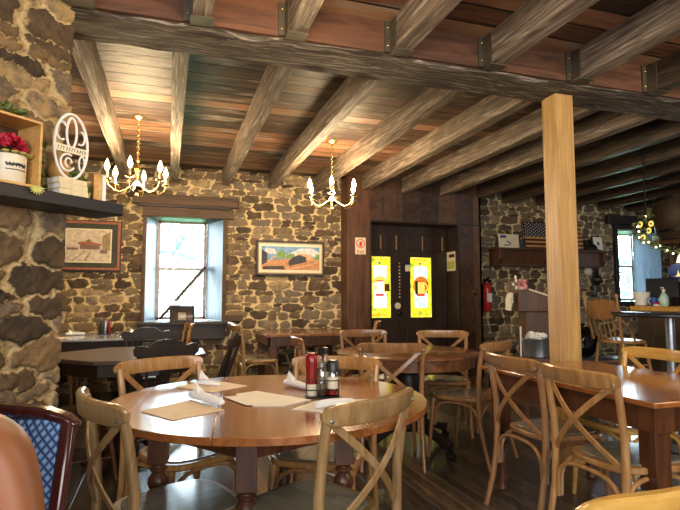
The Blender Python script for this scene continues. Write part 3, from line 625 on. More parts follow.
# lantern on the sill
t = thing('lantern', 'small dark lantern box with glass sides on the left window sill', 'lantern', (.185, 7.34, .876))
b = MB(); b.box(-.16, .16, -.08, .08, 0, .02); b.box(-.16, .16, -.08, .08, .19, .21)
for x in (-.16, .135):
    for y in (-.08, .055): b.box(x, x + .025, y, y + .025, .02, .19)
b.build('case', 'black', t, bevel=.003)
MB().box(-.135, .135, -.07, -.066, .02, .19).build('glass_side', 'glass', t); MB().box(-.135, .135, .066, .07, .02, .19).build('back_plate', 'p_brown', t); MB().box(-.05, .05, -.03, .03, .02, .12).build('candle', 'p_sepia', t)
b = MB(); b.prism([(-.16, .21), (-.02, .21), (-.07, .27), (-.12, .27)], -.07, .07, 'Y'); b.build('lid', 'steel', t, bevel=.004)

# ------------------------------------------------------------------ shelf and things on the right stone wall
t = thing('wall_shelf', 'long brown wooden mantel shelf on the stone wall under the flag', 'shelf', (6.04, 7.2, 1.70))
b = MB(); b.box(-1.10, 1.10, -.12, .2, .255, .285); b.build('shelf_top', 'lintel', t, bevel=.005)
b = MB(); b.box(-1.04, 1.04, -.02, .2, 0, .255); b.build('back_panel', 'column', t, bevel=.005)
for x in (-1.07, -.2, 1.0):
    MB().prism([(.0, .0), (-.10, .10), (-.10, .255), (.2, .255), (.2, 0)], x, x + .06, 'X').build('corbel', 'column', t, bevel=.004)
b = MB(); b.box(-1.04, 1.04, -.035, -.02, .0, .03); b.box(-1.04, 1.04, -.035, -.02, .225, .255); b.build('moulding', 'lintel', t)
SH = 1.985
t = thing('wooden_flag', 'wooden american flag with dark and tan stripes leaning on the shelf behind the pine post', 'flag', (6.15, 7.24, SH + .002)); t.rotation_euler = (R(-8), 0, 0)
b = MB(); st = .46 / 13
for k in range(13):
    b.m = k % 2
    z0 = k * st; z1 = z0 + st
    b.box(-.57, .60, -.012, .012, z0, z1)
M['flag_tan'] = plain('flag_tan', (.5, .3, .12), .5); M['flag_maroon'] = plain('flag_maroon', (.1, .02, .015), .5); M['navy'] = plain('navy', (.02, .022, .035), .5)
b.build('stripes', ['flag_maroon', 'flag_tan'], t, smooth=False)
b = MB(); b.box(-.585, -.13, -.016, -.0125, .46 - 7 * st, .465); b.m = 1
for r_ in range(9):
    for q in range(6 if r_ % 2 == 0 else 5):
        x = -.55 + q * .078 + (0 if r_ % 2 == 0 else .039); z = .46 - .022 - r_ * .0265
        b.prism([(x + (.0135 if k % 2 == 0 else .006) * math.sin(PI * k / 5), z + (.0135 if k % 2 == 0 else .006) * math.cos(PI * k / 5)) for k in range(10)], -.019, -.0165, 'Y')
b.build('canton', ['navy', 'white'], t, smooth=False)
t = thing('certificate_plaque', 'white rectangular card with a blue swoosh on the left end of the wall shelf', 'plaque', (5.20, 7.16, SH + .004)); t.rotation_euler = (R(-6), 0, 0)
MB().box(-.19, .19, -.006, .006, 0, .225).build('card', 'cream', t, bevel=.002); MB().tube([(-.10, -.008, .04), (0, -.008, .045), (.03, -.008, .075), (-.04, -.008, .11)], .009, 6, up=(0, 1, 0)).build('swoosh', 'blue', t)
MB().box(-.16, -.05, -.009, -.006, .16, .20).build('blue_mark', 'blue', t)
t = thing('glass_plaque', 'small clear grey plaque between the white card and the flag', 'plaque', (5.45, 7.2, SH + .002)); t.rotation_euler = (R(-8), 0, 0)
MB().box(-.07, .07, -.006, .006, 0, .16).build('plate', 'steel', t, bevel=.002)
t = tag(MB().lathe([(.03, 0), (.03, .02), (.008, .05), (.008, .10), (.025, .15), (.02, .2), (.006, .24), (.02, .27), (.003, .31)], 14).build('trophy', 'brass'), 'small brass trophy behind the white card on the shelf', 'trophy'); t.location = (5.24, 7.26, SH)
t = thing('framed_certificate', 'upright pale framed sheet at the right end of the wall shelf', 'picture', (7.04, 7.2, SH + .004)); t.rotation_euler = (R(-9), 0, R(0))
MB().box(-.11, .11, -.008, .008, 0, .26).build('frame', 'lintel', t); MB().box(-.095, .095, -.012, -.0085, .015, .245).build('sheet', 'paper', t); MB().ball((0, -.013, .13), .03, 8, (1, .1, 1.2)).build('emblem', 'leaf', t)
def cap(name, label, loc, mat, mat2, rot, s=1):
    t = thing(name, label, 'hat', loc); t.rotation_euler = tuple(R(q) for q in rot)
    b = MB(); b.lathe([(.001 if k == 0 else .095 * math.sin(k * PI / 16), .11 * math.cos(k * PI / 16)) for k in range(9)][::-1], 18, cap=False); b.build('crown', mat, t)
    b = MB(); pts = circ(0, .09, .075, .085, 0, 180, 12); b.prism(pts, -.006, .004); b.build('brim', mat2, t, bevel=.003)
    t.scale = (s, s, s); return t
cap('cap', 'olive grey cap hung on the stone wall under the shelf end', (7.10, 7.30, 1.80), 'joist', 'joist', (95, 0, 20))
cap('cap', 'white cap with a dark red brim hung below the olive cap', (6.93, 7.30, 1.66), 'white', 'maroon', (100, 0, -150))
cap('cap', 'black cap with a white badge hung lowest on the stone wall', (7.05, 7.30, 1.50), 'black', 'black', (95, 0, 10))
cap('cap', 'black cap resting on the right end of the wall shelf', (6.83, 7.15, SH + .005), 'black', 'black', (0, 0, 170), 1.1)
t = thing('apron', 'black cloth hanging from a peg below the black cap', 'cloth', (7.03, 7.3, 1.18))
b = MB(); b.sweep([(0, 0, .25), (.01, 0, .12), (-.01, 0, 0)], [(.07, -.02), (.02, .03), (-.04, .015), (-.08, -.02)], up=(1, 0, 0)); b.build('fold', 'black', t, subsurf=1)

# ------------------------------------------------------------------ lectern, tub, bag and bench at the right
t = thing('lectern', 'reddish brown wooden lectern standing before the stone wall left of the pine post', 'lectern', (3.93, 5.05, 0), -20)
b = MB(); b.prism([(-.19, 1.04), (.26, 1.04), (.26, 1.16), (-.10, 1.28), (-.19, 1.28)], -.2, .2, 'Y'); b.build('reading_desk', 'column', t, bevel=.006)
MB().box(-.1, .2, -.14, .14, .05, 1.04).build('column', 'column', t, bevel=.006); MB().box(-.18, .28, -.2, .2, 0, .05).build('foot', 'column', t, bevel=.006)
b = MB(); b.sweep([(-.08, -.21, 1.285), (.28, -.21, 1.165)], rect(.012, .02), up=(0, 1, 0)); b.build('gold_edge', 'creamwood', t)
t = thing('paper_stack', 'white papers clipped to the left side of the lectern', 'papers', (3.70, 5.10, 1.06), -20)
for k in range(3): MB().box(-.03 + k * .012, -.022 + k * .012, -.1, .1, -.01 + .04 * k, .13 + .03 * k).build('sheet', 'white', t)
t = thing('flower_posy', 'small pink and white flower bunch on top of the lectern', 'flowers', (3.84, 5.08, 1.285))
b = MB(); rr = random.Random(5)
for k in range(9): b.ball((rr.uniform(-.03, .07), rr.uniform(-.04, .04), rr.uniform(.02, .1)), .026, 6)
M['pink'] = plain('pink_petals', (.75, .3, .3), .6, var=.3, scale=50); b.build('blossoms', 'pink', t); b = MB()
for k in range(4): b.ball((-.09 + rr.uniform(-.01, .015), rr.uniform(-.02, .02), .02 + k * .04), .02, 6, (.6, .8, 1.2))
b.build('white_buds', 'white', t); b = MB(); b.lathe([(.03, 0), (.035, .03)], 10); b.build('dish', 'cream', t)
t = thing('wooden_crate_stand', 'dark brown wooden stand carrying the galvanized tub', 'stand', (3.55, 4.47, 0), -38)
b = MB(); b.box(-.15, .15, -.13, .13, .55, .60)
b.build('stand_top', 'column', t, bevel=.004)
for x in (-.13, .10):
    for y in (-.11, .08): MB().box(x, x + .03, y, y + .03, 0, .55).build('leg', 'column', t)
MB().box(-.12, .12, -.115, -.10, .2, .55).build('front_panel', 'column', t)
t = thing('metal_tub', 'galvanized tub of crumpled white napkins on the stand by the lectern', 'tub', (3.55, 4.47, .601), -38)
MB().lathe([(.125, 0), (.135, .01), (.15, .17), (.157, .18), (.15, .185), (.135, .18), (.12, .03)], 28).build('tub_body', 'steel', t)
b = MB(); rr = random.Random(3)
for k in range(7): b.ball((rr.uniform(-.08, .08), rr.uniform(-.08, .08), .18 + rr.uniform(0, .05)), .045, 5, (1, 1, .7))
b.build('napkin', 'white', t, smooth=False)
MB().box(-.165, -.15, -.03, .03, .0, .3).build('menu_card', 'white', t)
t = thing('bench', 'low black bench in the dark corner behind the pine post', 'bench', (5.15, 5.55, 0), -40)
MB().box(-.45, .45, -.2, .2, .36, .44).build('bench_seat', 'black', t, bevel=.01); MB().box(-.43, .43, -.18, .18, .0, .36).build('bench_box', 'black', t)
t = thing('bin_bag', 'shiny black bin bag piled on the bench right of the pine post', 'bag', (5.05, 5.5, .445))
b = MB(); b.ball((0, 0, .17), .2, 14, (1.15, .9, .95)); o = b.build('bag_body', 'plastic_black', t, subsurf=1)
for v in o.data.vertices:
    n_ = .035 * math.sin(v.co.x * 42 + v.co.z * 17) * math.cos(v.co.y * 37 - v.co.z * 29) + .02 * math.sin(v.co.x * 90 + v.co.y * 70)
    v.co *= 1 + n_ / .22; v.co.z = max(v.co.z, 0)
MB().lathe([(.03, .33), (.02, .37), (.05, .42)], 10).build('tied_neck', 'plastic_black', t)

# ------------------------------------------------------------------ bar area
t = thing('bar_counter', 'bar with a honey pine top and dark brown front at the far right', 'bar', (5.3, 0, 0))
MB().box(0, .65, 2.4, 4.98, 1.035, 1.095).build('counter_top', 'chair_orange', t, bevel=.008)
MB().box(.06, .60, 2.45, 4.93, 0, 1.035).build('bar_front', 'copper', t, smooth=False)
BT = 1.096
def on_bar(name, label, cat, x, y, rz=0): return thing(name, label, cat, (x, y, BT), rz)
t = on_bar('white_tub', 'white plastic tub on the end of the bar', 'tub', 5.395, 4.885); MB().lathe([(.06, 0), (.075, .01), (.09, .16), (.095, .165)], 22).build('tub_body', 'white', t)
t = on_bar('till_screen', 'black till screen standing on the bar before the right window', 'screen', 5.62, 4.80, -50)
MB().box(-.17, .17, -.012, .012, .10, .34).build('screen', 'black', t, bevel=.006).rotation_euler = (R(-14), 0, 0); MB().lathe([(.09, 0), (.09, .015), (.03, .03), (.025, .16)], 18).build('stand', 'black', t)
t = on_bar('mug', 'white and blue patterned mug left of the soap bottle', 'mug', 5.40, 4.735); MB().lathe([(.04, 0), (.045, .01), (.045, .10), (.04, .10), (.038, .02)], 20).build('mug_body', 'blue', t); MB().tube([(-.045, 0, .02), (-.075, 0, .04), (-.075, 0, .07), (-.045, 0, .09)], .007, 8).build('handle', 'white', t)
t = on_bar('soap_bottle', 'mint soap pump bottle on the bar', 'bottle', 5.43, 4.62); MB().lathe([(.04, 0), (.048, .02), (.048, .10), (.03, .14), (.015, .15), (.015, .17)], 20).build('bottle_body', 'mint', t)
b = MB(); b.lathe([(.02, .17), (.02, .19), (.006, .19), (.006, .215)], 12); b.sweep([(0, 0, .215), (-.045, 0, .21)], rect(.01, .014)); b.build('pump', 'white', t)
t = on_bar('folded_cloth', 'small red white and blue folded cloth in front of the soap bottle', 'cloth', 5.35, 4.64, 20); b = MB(); b.box(-.04, .04, -.03, .03, 0, .02); b.build('cloth_fold', 'white', t, bevel=.005); MB().box(-.04, .01, -.031, .031, .021, .04).build('cloth_fold', 'redbright', t, bevel=.004)
t = on_bar('black_box', 'black card machine box at the right of the bar', 'box', 5.58, 4.06, -10); MB().box(-.14, .14, -.14, .14, 0, .10).build('machine_body', 'black', t, bevel=.008); MB().box(-.10, .10, -.145, -.14, .03, .08).build('slot_plate', 'iron', t)
t = on_bar('jar', 'small dark jar with a brown lid on the bar', 'jar', 5.38, 4.24); MB().lathe([(.03, 0), (.03, .07), (.022, .08)], 14).build('jar_body', 'espresso', t); MB().lathe([(.026, .081), (.026, .095)], 14).build('lid', 'brass', t)
# back bar: shelf unit carrying barrel, lamp, blue bowl
t = thing('back_bar', 'dark wooden back bar shelving behind the counter', 'shelving', (7.05, 4.8, 0))
b = MB(); b.box(0, .06, -1.6, .75, 0, 2.0); b.build('back_panel', 'darkwood', t, smooth=False)
MB().box(-.45, .02, -1.6, 1.0, 1.94, 2.0).build('upper_shelf', 'column', t, bevel=.004); MB().box(-.42, 0, -1.6, .75, 1.38, 1.41).build('shelf', 'darkwood', t, bevel=.004); MB().box(-.42, 0, -1.6, .75, 0, .9).build('cupboard', 'darkwood', t, bevel=.004)
MB().box(-.42, .02, .72, .75, .9, 1.94).build('side_panel', 'darkwood', t); MB().box(-.42, .02, -1.6, -1.57, .9, 1.94).build('side_panel', 'darkwood', t)
t = thing('barrel', 'large dark wooden barrel standing on the upper shelf of the back bar', 'barrel', (6.82, 5.32, 2.001))
MB().lathe([(.37, 0), (.43, .12), (.47, .28), (.46, .45), (.42, .57), (.35, .64), (.22, .67)], 36).build('staves', 'copper', t)
for z, r_ in ((.1, .425), (.54, .44)): MB().lathe([(r_, z - .02), (r_ + .006, z - .02), (r_ + .006, z + .02), (r_, z + .02)], 36, cap=False).build('hoop', 'iron', t)
t = thing('table_lamp', 'small lamp with a cream shade on the back bar shelf', 'lamp', (6.72, 5.36, 1.412))
MB().lathe([(.05, 0), (.05, .01), (.012, .03), (.012, .30)], 14).build('lamp_base', 'brass', t); MB().lathe([(.11, .26), (.07, .41)], 24, cap=False).build('lamp_shade', 'shade', t)
t = thing('glass_bowl', 'pale green glass bowl under the barrel by the garland', 'bowl', (6.2, 4.28, 1.7)); b = MB(); b.lathe([(.05, 0), (.10, .03), (.12, .09)], 20, cap=False); b.build('bowl_body', 'mint', t)
t.location = (6.68, 5.735, 2.001); t.scale = (.6, .6, .8)
t = thing('display_plate', 'round blue plate with a yellow leaf behind the bar', 'plate', (5.85, 4.28, BT + .03), -45)
t.location = (6.66, 5.44, 1.412); t.scale = (.72, .72, .72); MB().lathe([(.06, 0), (.15, .012), (.155, .02), (.06, .008)], 30).build('plate_disc', 'blue', t).matrix_local = Matrix.Translation((0, 0, .19)) @ Matrix.Rotation(R(80), 4, 'X')
b = MB(); b.prism([(-.05, .10), (-.01, .12), (.01, .22), (.03, .14), (.07, .10), (.04, .07), (0, .06)], -.03, -.024, 'Y'); b.build('yellow_leaf', 'e_amber', t); MB().box(-.06, .06, -.04, .04, 0, .05).build('stand', 'darkwood', t)
# high table
t = thing('high_table', 'round black high table on a steel post at the right edge', 'table', (3.93, 3.3, 0))
MB().lathe([(.05, 1.035), (.41, 1.04), (.43, 1.05), (.43, 1.065), (.42, 1.072), (.05, 1.072)], 48).build('tabletop', 'black', t)
MB().lathe([(.035, .03), (.035, 1.035)], 20).build('post', 'steel', t); MB().lathe([(.26, 0), (.26, .012), (.06, .035), (.04, .06)], 32).build('base', 'black', t)

# pressed back bar stool
t = thing('bar_stool', 'golden pressed-back wooden bar chair with turned posts facing the bar', 'chair', (4.78, 4.62, 0), -90)
Z0 = .70
b = MB(); b.prism(circ(0, 0, .25, .23, 0, 360, 28), Z0, Z0 + .035); b.build('seat', 'chair', t, bevel=.01)
b = MB(); pts = [(-.19, 1.12), (-.17, 1.17), (-.12, 1.155), (-.06, 1.185), (0, 1.175), (.06, 1.185), (.12, 1.155), (.17, 1.17), (.19, 1.12), (.19, 1.0), (.13, .965), (.05, .955), (0, .94), (-.05, .955), (-.13, .965), (-.19, 1.0)]
b.prism(pts, -.265, -.245, 'Y'); b.build('crest', 'chair_brown', t, bevel=.006)
for x in (-1, 1):
    zs = [0, .05, .1, .14, .18, .24, .3, .36, .42, .48, .51, .53]; rs_ = [.016, .02, .013, .02, .014, .018, .013, .02, .015, .013, .018, .008]
    MB().tube([(x * (.2 + .03 * z / .5), -.19 - .09 * z / .5, Z0 + .03 + z * .95) for z in zs], rs_, 10, up=(0, 1, 0)).build('back_post', 'chair', t)
    MB().tube([(x * .215, -.235, Z0 + .27), (x * .235, -.16, Z0 + .2), (x * .23, -.08, Z0 + .1), (x * .22, -.04, Z0 + .035)], .011, 8).build('arm_brace', 'chair', t)
    for y in (-1, 1): MB().tube([(x * .24, y * .23, 0), (x * .2, y * .18, .4), (x * .17, y * .15, Z0)], [.014, .021, .017], 10, up=(0, 1, 0)).build('leg', 'chair', t)
for k in range(5): MB().tube([(-.12 + k * .06, -.19, Z0 + .03), (-.13 + k * .065, -.25, Z0 + .27)], .007, 8, up=(0, 1, 0)).build('spindle', 'chair', t)
for z, q in ((.25, .215), (.42, .19)):
    for y in (-1, 1): MB().tube([(-q, y * q * .93, z), (q, y * q * .93, z)], .01, 8).build('stretcher', 'chair', t)
    for x in (-1, 1): MB().tube([(x * q, -q * .93, z + .05), (x * q, q * .93, z + .05)], .01, 8).build('stretcher', 'chair', t)

# hanging garland with lights and sunflowers, on a thin iron rod
t = thing('hanging_garland', 'leafy garland with sunflowers and fairy lights hanging beside the right window', 'garland', (4.82, 4.27, 0))
MB().tube([(0, .0, 2.97), (0, 0, 2.06)], .008, 8, up=(0, 1, 0)).build('rod', 'iron', t)
gp = [(.02, 0, 2.08), (-.05, .04, 1.95), (-.06, .03, 1.82), (.02, -.06, 1.75), (.08, -.16, 1.70), (.17, -.26, 1.66), (.27, -.40, 1.65), (.35, -.6, 1.72)]
b = MB(); b.tube(gp, .008, 6); b.build('wire', 'iron', t)
b = MB()
for i in range(len(gp) - 1):
    for k in range(3): q = Vector(gp[i]).lerp(Vector(gp[i + 1]), k / 3); leaves(b, q, .05 if i > 1 else .08, 16, .022, i * 9 + k)
b.build('leaves', 'leaf', t, smooth=False)
for i, q in enumerate([(-.06, .02, 1.97), (.0, -.06, 1.97), (-.05, .0, 1.83), (-.0, -.03, 1.90)]):
    b = MB(); b.ball(q, .012, 6); s_ = b.build('sunflower', 'espresso', t); b = MB()
    for k in range(12): a = 2 * PI * k / 12; b.ball((q[0] + .0, q[1] + .022 * math.cos(a), q[2] + .022 * math.sin(a)), .011, 4, (.4, 1, 1))
    b.build('petals', 'e_amber', s_)
for i in range(16):
    f_ = i / 15 * (len(gp) - 1.01); q = Vector(gp[int(f_)]).lerp(Vector(gp[int(f_) + 1]), f_ % 1); b = MB(); b.ball((q.x - .03, q.y + rng.uniform(-.02, .02), q.z + rng.uniform(-.03, .02)), .009, 5); b.build('fairy_light', 'bulbsmall', t)

# ------------------------------------------------------------------ mantel and what stands on it
ME = Vector((-.232, 2.974, 0)); MS = .753   # front right corner of the mantel; size factor of the small things on it
ang = math.degrees(math.atan2(U.y, U.x))
def mant(s, t_, z=1.85): p = ME - (U * s + NF * t_) * MS; return (p.x, p.y, 1.689 + (z - 1.85) * MS)
mantel_from = set(bpy.data.objects)
t = thing('mantel_shelf', 'thick black mantel shelf projecting from the fieldstone chimney', 'shelf', mant(0, 0, 1.768), ang)
MB().box(-1.9, 0, 0, .30, 0, .082).build('shelf_board', 'mantel_black', t, bevel=.008)
MT = 1.851
t = thing('wooden_crate', 'open pine box with flowers inside on the mantel', 'crate', mant(.60, 0.01, MT), ang)
L_, D_, H_ = .62, .24, .41; q = .016
for nm, a in (('bottom_board', (-L_, 0, 0, D_, 0, q)), ('top_board', (-L_, 0, 0, D_, H_ - q, H_)), ('side_board', (-q, 0, 0, D_, q, H_ - q)), ('side_board', (-L_, -L_ + q, 0, D_, q, H_ - q)), ('back_board', (-L_ + q, -q, D_ - .012, D_, q, H_ - q))):
    MB().box(*a).build(nm, 'crate' if nm != 'back_board' else 'column', t, bevel=.002)
t = thing('flower_pot', 'cream pot with black script lettering inside the pine box', 'pot', mant(.60 + .13, .125, MT + q + .001), ang)
MB().lathe([(.088, 0), (.092, .005), (.095, .165), (.09, .17), (.085, .165), (.08, .03)], 32).build('pot_body', 'cream', t)
b = MB()
for z, s_, r0 in ((.105, .012, .0028), (.075, .004, .0016)):
    pts = []
    for k in range(64): a = R(-128 + k * 1.15); pts.append((.0955 * math.cos(a), .0955 * math.sin(a), z + s_ * math.sin(k * 1.25) * (1 if k % 9 < 6 else .3)))
    b.tube(pts, r0, 5)
b.build('script_lettering', 'ink', t)
b = MB(); rr = random.Random(11)
for k in range(26):
    th = rr.uniform(0, 2 * PI); ph = rr.uniform(0, 1); c = Vector((.085 * math.cos(th) * math.sin(ph * 1.5), .085 * math.sin(th) * math.sin(ph * 1.5), .195 + .09 * math.cos(ph * 1.5)))
    for j in range(7): leaves(b, c, .022, 4, .018, k * 7 + j)
b.build('red_flowers', 'petal', t, smooth=False)
b = MB()
for k in range(14):
    a = 2 * PI * k / 14; b.ball((.105 * math.cos(a), .105 * math.sin(a), .178), .022, 6, (1, 1, .35))
b.build('pale_leaves', 'leaf_lt', t)
# books
t0 = None
for k in range(3):
    z = MT + k * .036
    lb = ['cream covered book at the bottom of the stack under the oval sign', 'cream covered book in the middle of the stack under the oval sign', 'cream covered book on top of the stack under the oval sign'][k]
    t = thing('book', lb, 'book', mant(.375 + .005 * (k - 1), .085, z), ang + (-2, 2, 0)[k], 'books under the oval sign')
    b = MB(); b.box(-.10, .10, -.065, .065, 0, .004); b.box(-.10, .10, -.065, .065, .031, .035); b.box(-.10, .10, -.065, -.060, .004, .031); b.build('cover', 'creamwood', t)
    MB().box(-.095, .097, -.0595, .06, .0045, .0305).build('pages', 'white', t)
# oval sign
t = thing('oval_sign', 'white oval cut-out monogram sign with a lettered band on the books', 'sign', mant(.36, .085, MT + .108 + .225), ang)
def ring(b, rx, rz, r_, cx=0, cz=0, a0=0, a1=360, n=40, flat=.012):
    pts = [(cx + rx * math.cos(R(a0 + (a1 - a0) * k / n)), 0, cz + rz * math.sin(R(a0 + (a1 - a0) * k / n))) for k in range(n + (0 if a1 - a0 == 360 else 1))]
    b.sweep(pts, rect(r_ * 2, flat), up=(0, 1, 0.001), closed=(a1 - a0 == 360)) if False else b.tube(pts, r_, 8, closed=(a1 - a0 == 360), up=(0, 1, 0))
b = MB(); ring(b, .118, .215, .009); b.build('oval_frame', 'white', t)
b = MB(); ring(b, .035, .1, .008, 0, .09); ring(b, .05, .055, .007, -.02, -.11, 60, 330, 20); ring(b, .022, .03, .006, -.015, -.11, 0, 260, 16); ring(b, .035, .06, .007, -.07, .09, 40, 300, 20); ring(b, .03, .045, .007, .065, .07, -120, 90, 16); ring(b, .02, .05, .006, .08, -.1, 0, 360, 18)
b.build('monogram', 'white', t)
b = MB(); b.box(-.118, .118, -.006, .006, -.045, .0); bd = b.build('band', 'cream', t)
b = MB(); rr = random.Random(4)
for k in range(11):
    x = -.095 + k * .019; b.tube([(x, -.008, -.036), (x + rr.uniform(-.002, .006), -.008, -.012), (x + .009, -.008, -.012 - rr.uniform(0, .02))], .0016, 5, up=(0, 1, 0))
b.build('band_lettering', 'ink', bd)
t = thing('wicker_ball', 'small brown round ornament behind the oval sign', 'ornament', mant(.36, .205, MT)); b = MB(); b.ball((0, 0, .19), .07, 12, (1, .7, 1.1)); b.lathe([(.04, 0), (.04, .12)], 14); b.build('ball_body', 'crate', t)
t = thing('arched_block', 'arched wooden block with a white edge at the right end of the mantel', 'ornament', mant(.13, .12, MT), ang + 30)
pts = [(-.045, 0), (.045, 0), (.045, .15)] + [(.045 * math.cos(PI * k / 10), .15 + .05 * math.sin(PI * k / 10)) for k in range(1, 10)] + [(-.045, .15)]
MB().prism(pts, -.03, .025, 'Y').build('block', 'crate', t, bevel=.004); b = MB().prism([(x * 1.02, z * 1.01) for x, z in pts], .0255, .05, 'Y').build('white_face', 'white', t, bevel=.003)
t.rotation_euler = (0, 0, R(ang - 118))
t = thing('greenery_garland', 'leafy green garland trailing behind the pine box and sign on the mantel', 'garland', mant(.55, .36, MT))
b = MB(); Uv = Vector((1, 0, 0)); path = []
def gl(s, t_, z): p = (Vector(mant(s, t_, z)) - Vector(mant(.55, .36, MT))) / MS; return p
for i, (s_, t_, z_, n_) in enumerate([(1.1, .13, 2.31, 30), (.98, .13, 2.31, 40), (.88, .13, 2.31, 40), (.78, .12, 2.315, 40), (.68, .13, 2.31, 40), (.57, .16, 2.25, 50), (.545, .17, 2.18, 60), (.545, .17, 2.08, 60), (.54, .17, 1.98, 60), (.54, .16, 1.92, 40), (.25, .17, 1.97, 50), (.2, .15, 1.95, 50), (.27, .17, 2.03, 40), (.24, .15, 1.93, 25)]):
    q = gl(s_, t_, z_); leaves(b, q, .06, n_, .028, 80 + i, (1, 1, .6 if i < 5 else 1))
b.build('leaves', 'leaf', t, smooth=False); b = MB(); b.tube([gl(1.1, .13, 2.28), gl(.62, .15, 2.28), gl(.55, .17, 2.15), gl(.54, .17, 1.86)], .005, 6); b.tube([gl(.26, .17, 1.86), gl(.22, .15, 1.95)], .004, 6); b.build('stem', 'bark', t)
t = thing('fern_sprig', 'green sprig hanging over the front edge of the mantel below the pine box', 'sprig', mant(.64, -.012, MT))
b = MB()
for k in range(9):
    a = R(180 + k * 22.5); b.add([(0, 0, 0), (.012 * math.cos(a + 1.57), 0, .012 * math.sin(a + 1.57)), (.055 * math.cos(a), -.01, .05 * math.sin(a)), (-.012 * math.cos(a + 1.57), 0, -.012 * math.sin(a + 1.57))], [(0, 1, 2, 3)])
o = b.build('sprig_leaves', 'leaf_lt', t, smooth=False); o.rotation_euler = (0, 0, R(ang))

for o in set(bpy.data.objects) - mantel_from:
    if o.parent is None: o.scale = (MS, MS, MS)

# ------------------------------------------------------------------ chandeliers
def chandelier(loc, label, rot):
    x, y = loc; t = thing('chandelier', label, 'chandelier', (x, y, 2.97), rot, 'brass chandeliers')
    MB().lathe([(.07, 0), (.068, -.012), (.03, -.03), (.01, -.045)], 24).build('ceiling_canopy', 'brass', t)
    b = MB(); z = -.045; k = 0
    while z > -.42:
        pts = [(.011 * math.cos(a) if k % 2 else 0, 0 if k % 2 else .011 * math.cos(a), z - .016 + .018 * math.sin(a)) for a in [2 * PI * q / 8 for q in range(8)]]
        b.tube(pts, .003, 5, closed=True, up=(1, 1, 0)); z -= .028; k += 1
    b.build('chain', 'brass', t)
    MB().lathe([(.006, -.42), (.02, -.44), (.012, -.47), (.03, -.52), (.014, -.56), (.012, -.64), (.045, -.68), (.05, -.70), (.02, -.745), (.012, -.76), (.02, -.78), (.003, -.80)], 20).build('column', 'brass', t)
    MB().lathe([(.052, -.69), (.06, -.70), (.04, -.735)], 20).build('hub', 'espresso', t)
    for k in range(6):
        a = 2 * PI * k / 6; c, s_ = math.cos(a), math.sin(a)
        arm = MB(); arm.tube([(r_ * c, r_ * s_, z) for r_, z in ((.03, -.69), (.07, -.71), (.11, -.74), (.16, -.765), (.21, -.755), (.268, -.71), (.28, -.665))], .0065, 8)
        am = arm.build('arm', 'brass', t)
        MB().lathe([(.008, -.668), (.035, -.66), (.04, -.65), (.012, -.65)], 14, (.28 * c, .28 * s_)).build('drip_pan', 'brass', am)
        MB().lathe([(.011, -.65), (.011, -.575)], 12, (.28 * c, .28 * s_)).build('candle_sleeve', 'cream', am)
        MB().lathe([(.008, -.575), (.022, -.55), (.024, -.53), (.012, -.49), (.002, -.465)], 12, (.28 * c, .28 * s_)).build('bulb', 'bulb', am)
    l = bpy.data.lights.new('chandelier_light', 'POINT'); l.energy = 50; l.color = (1.0, .74, .42); l.shadow_soft_size = .22
    lo = bpy.data.objects.new('chandelier_light', l); COL.objects.link(lo); lo.location = (0, 0, -.62); lo.parent = t
chandelier((-.314, 5.43), 'brass six-arm chandelier with candle bulbs at the left near the window', 20)
chandelier((1.732, 5.60), 'brass six-arm chandelier with candle bulbs in the middle near the doors', 12)

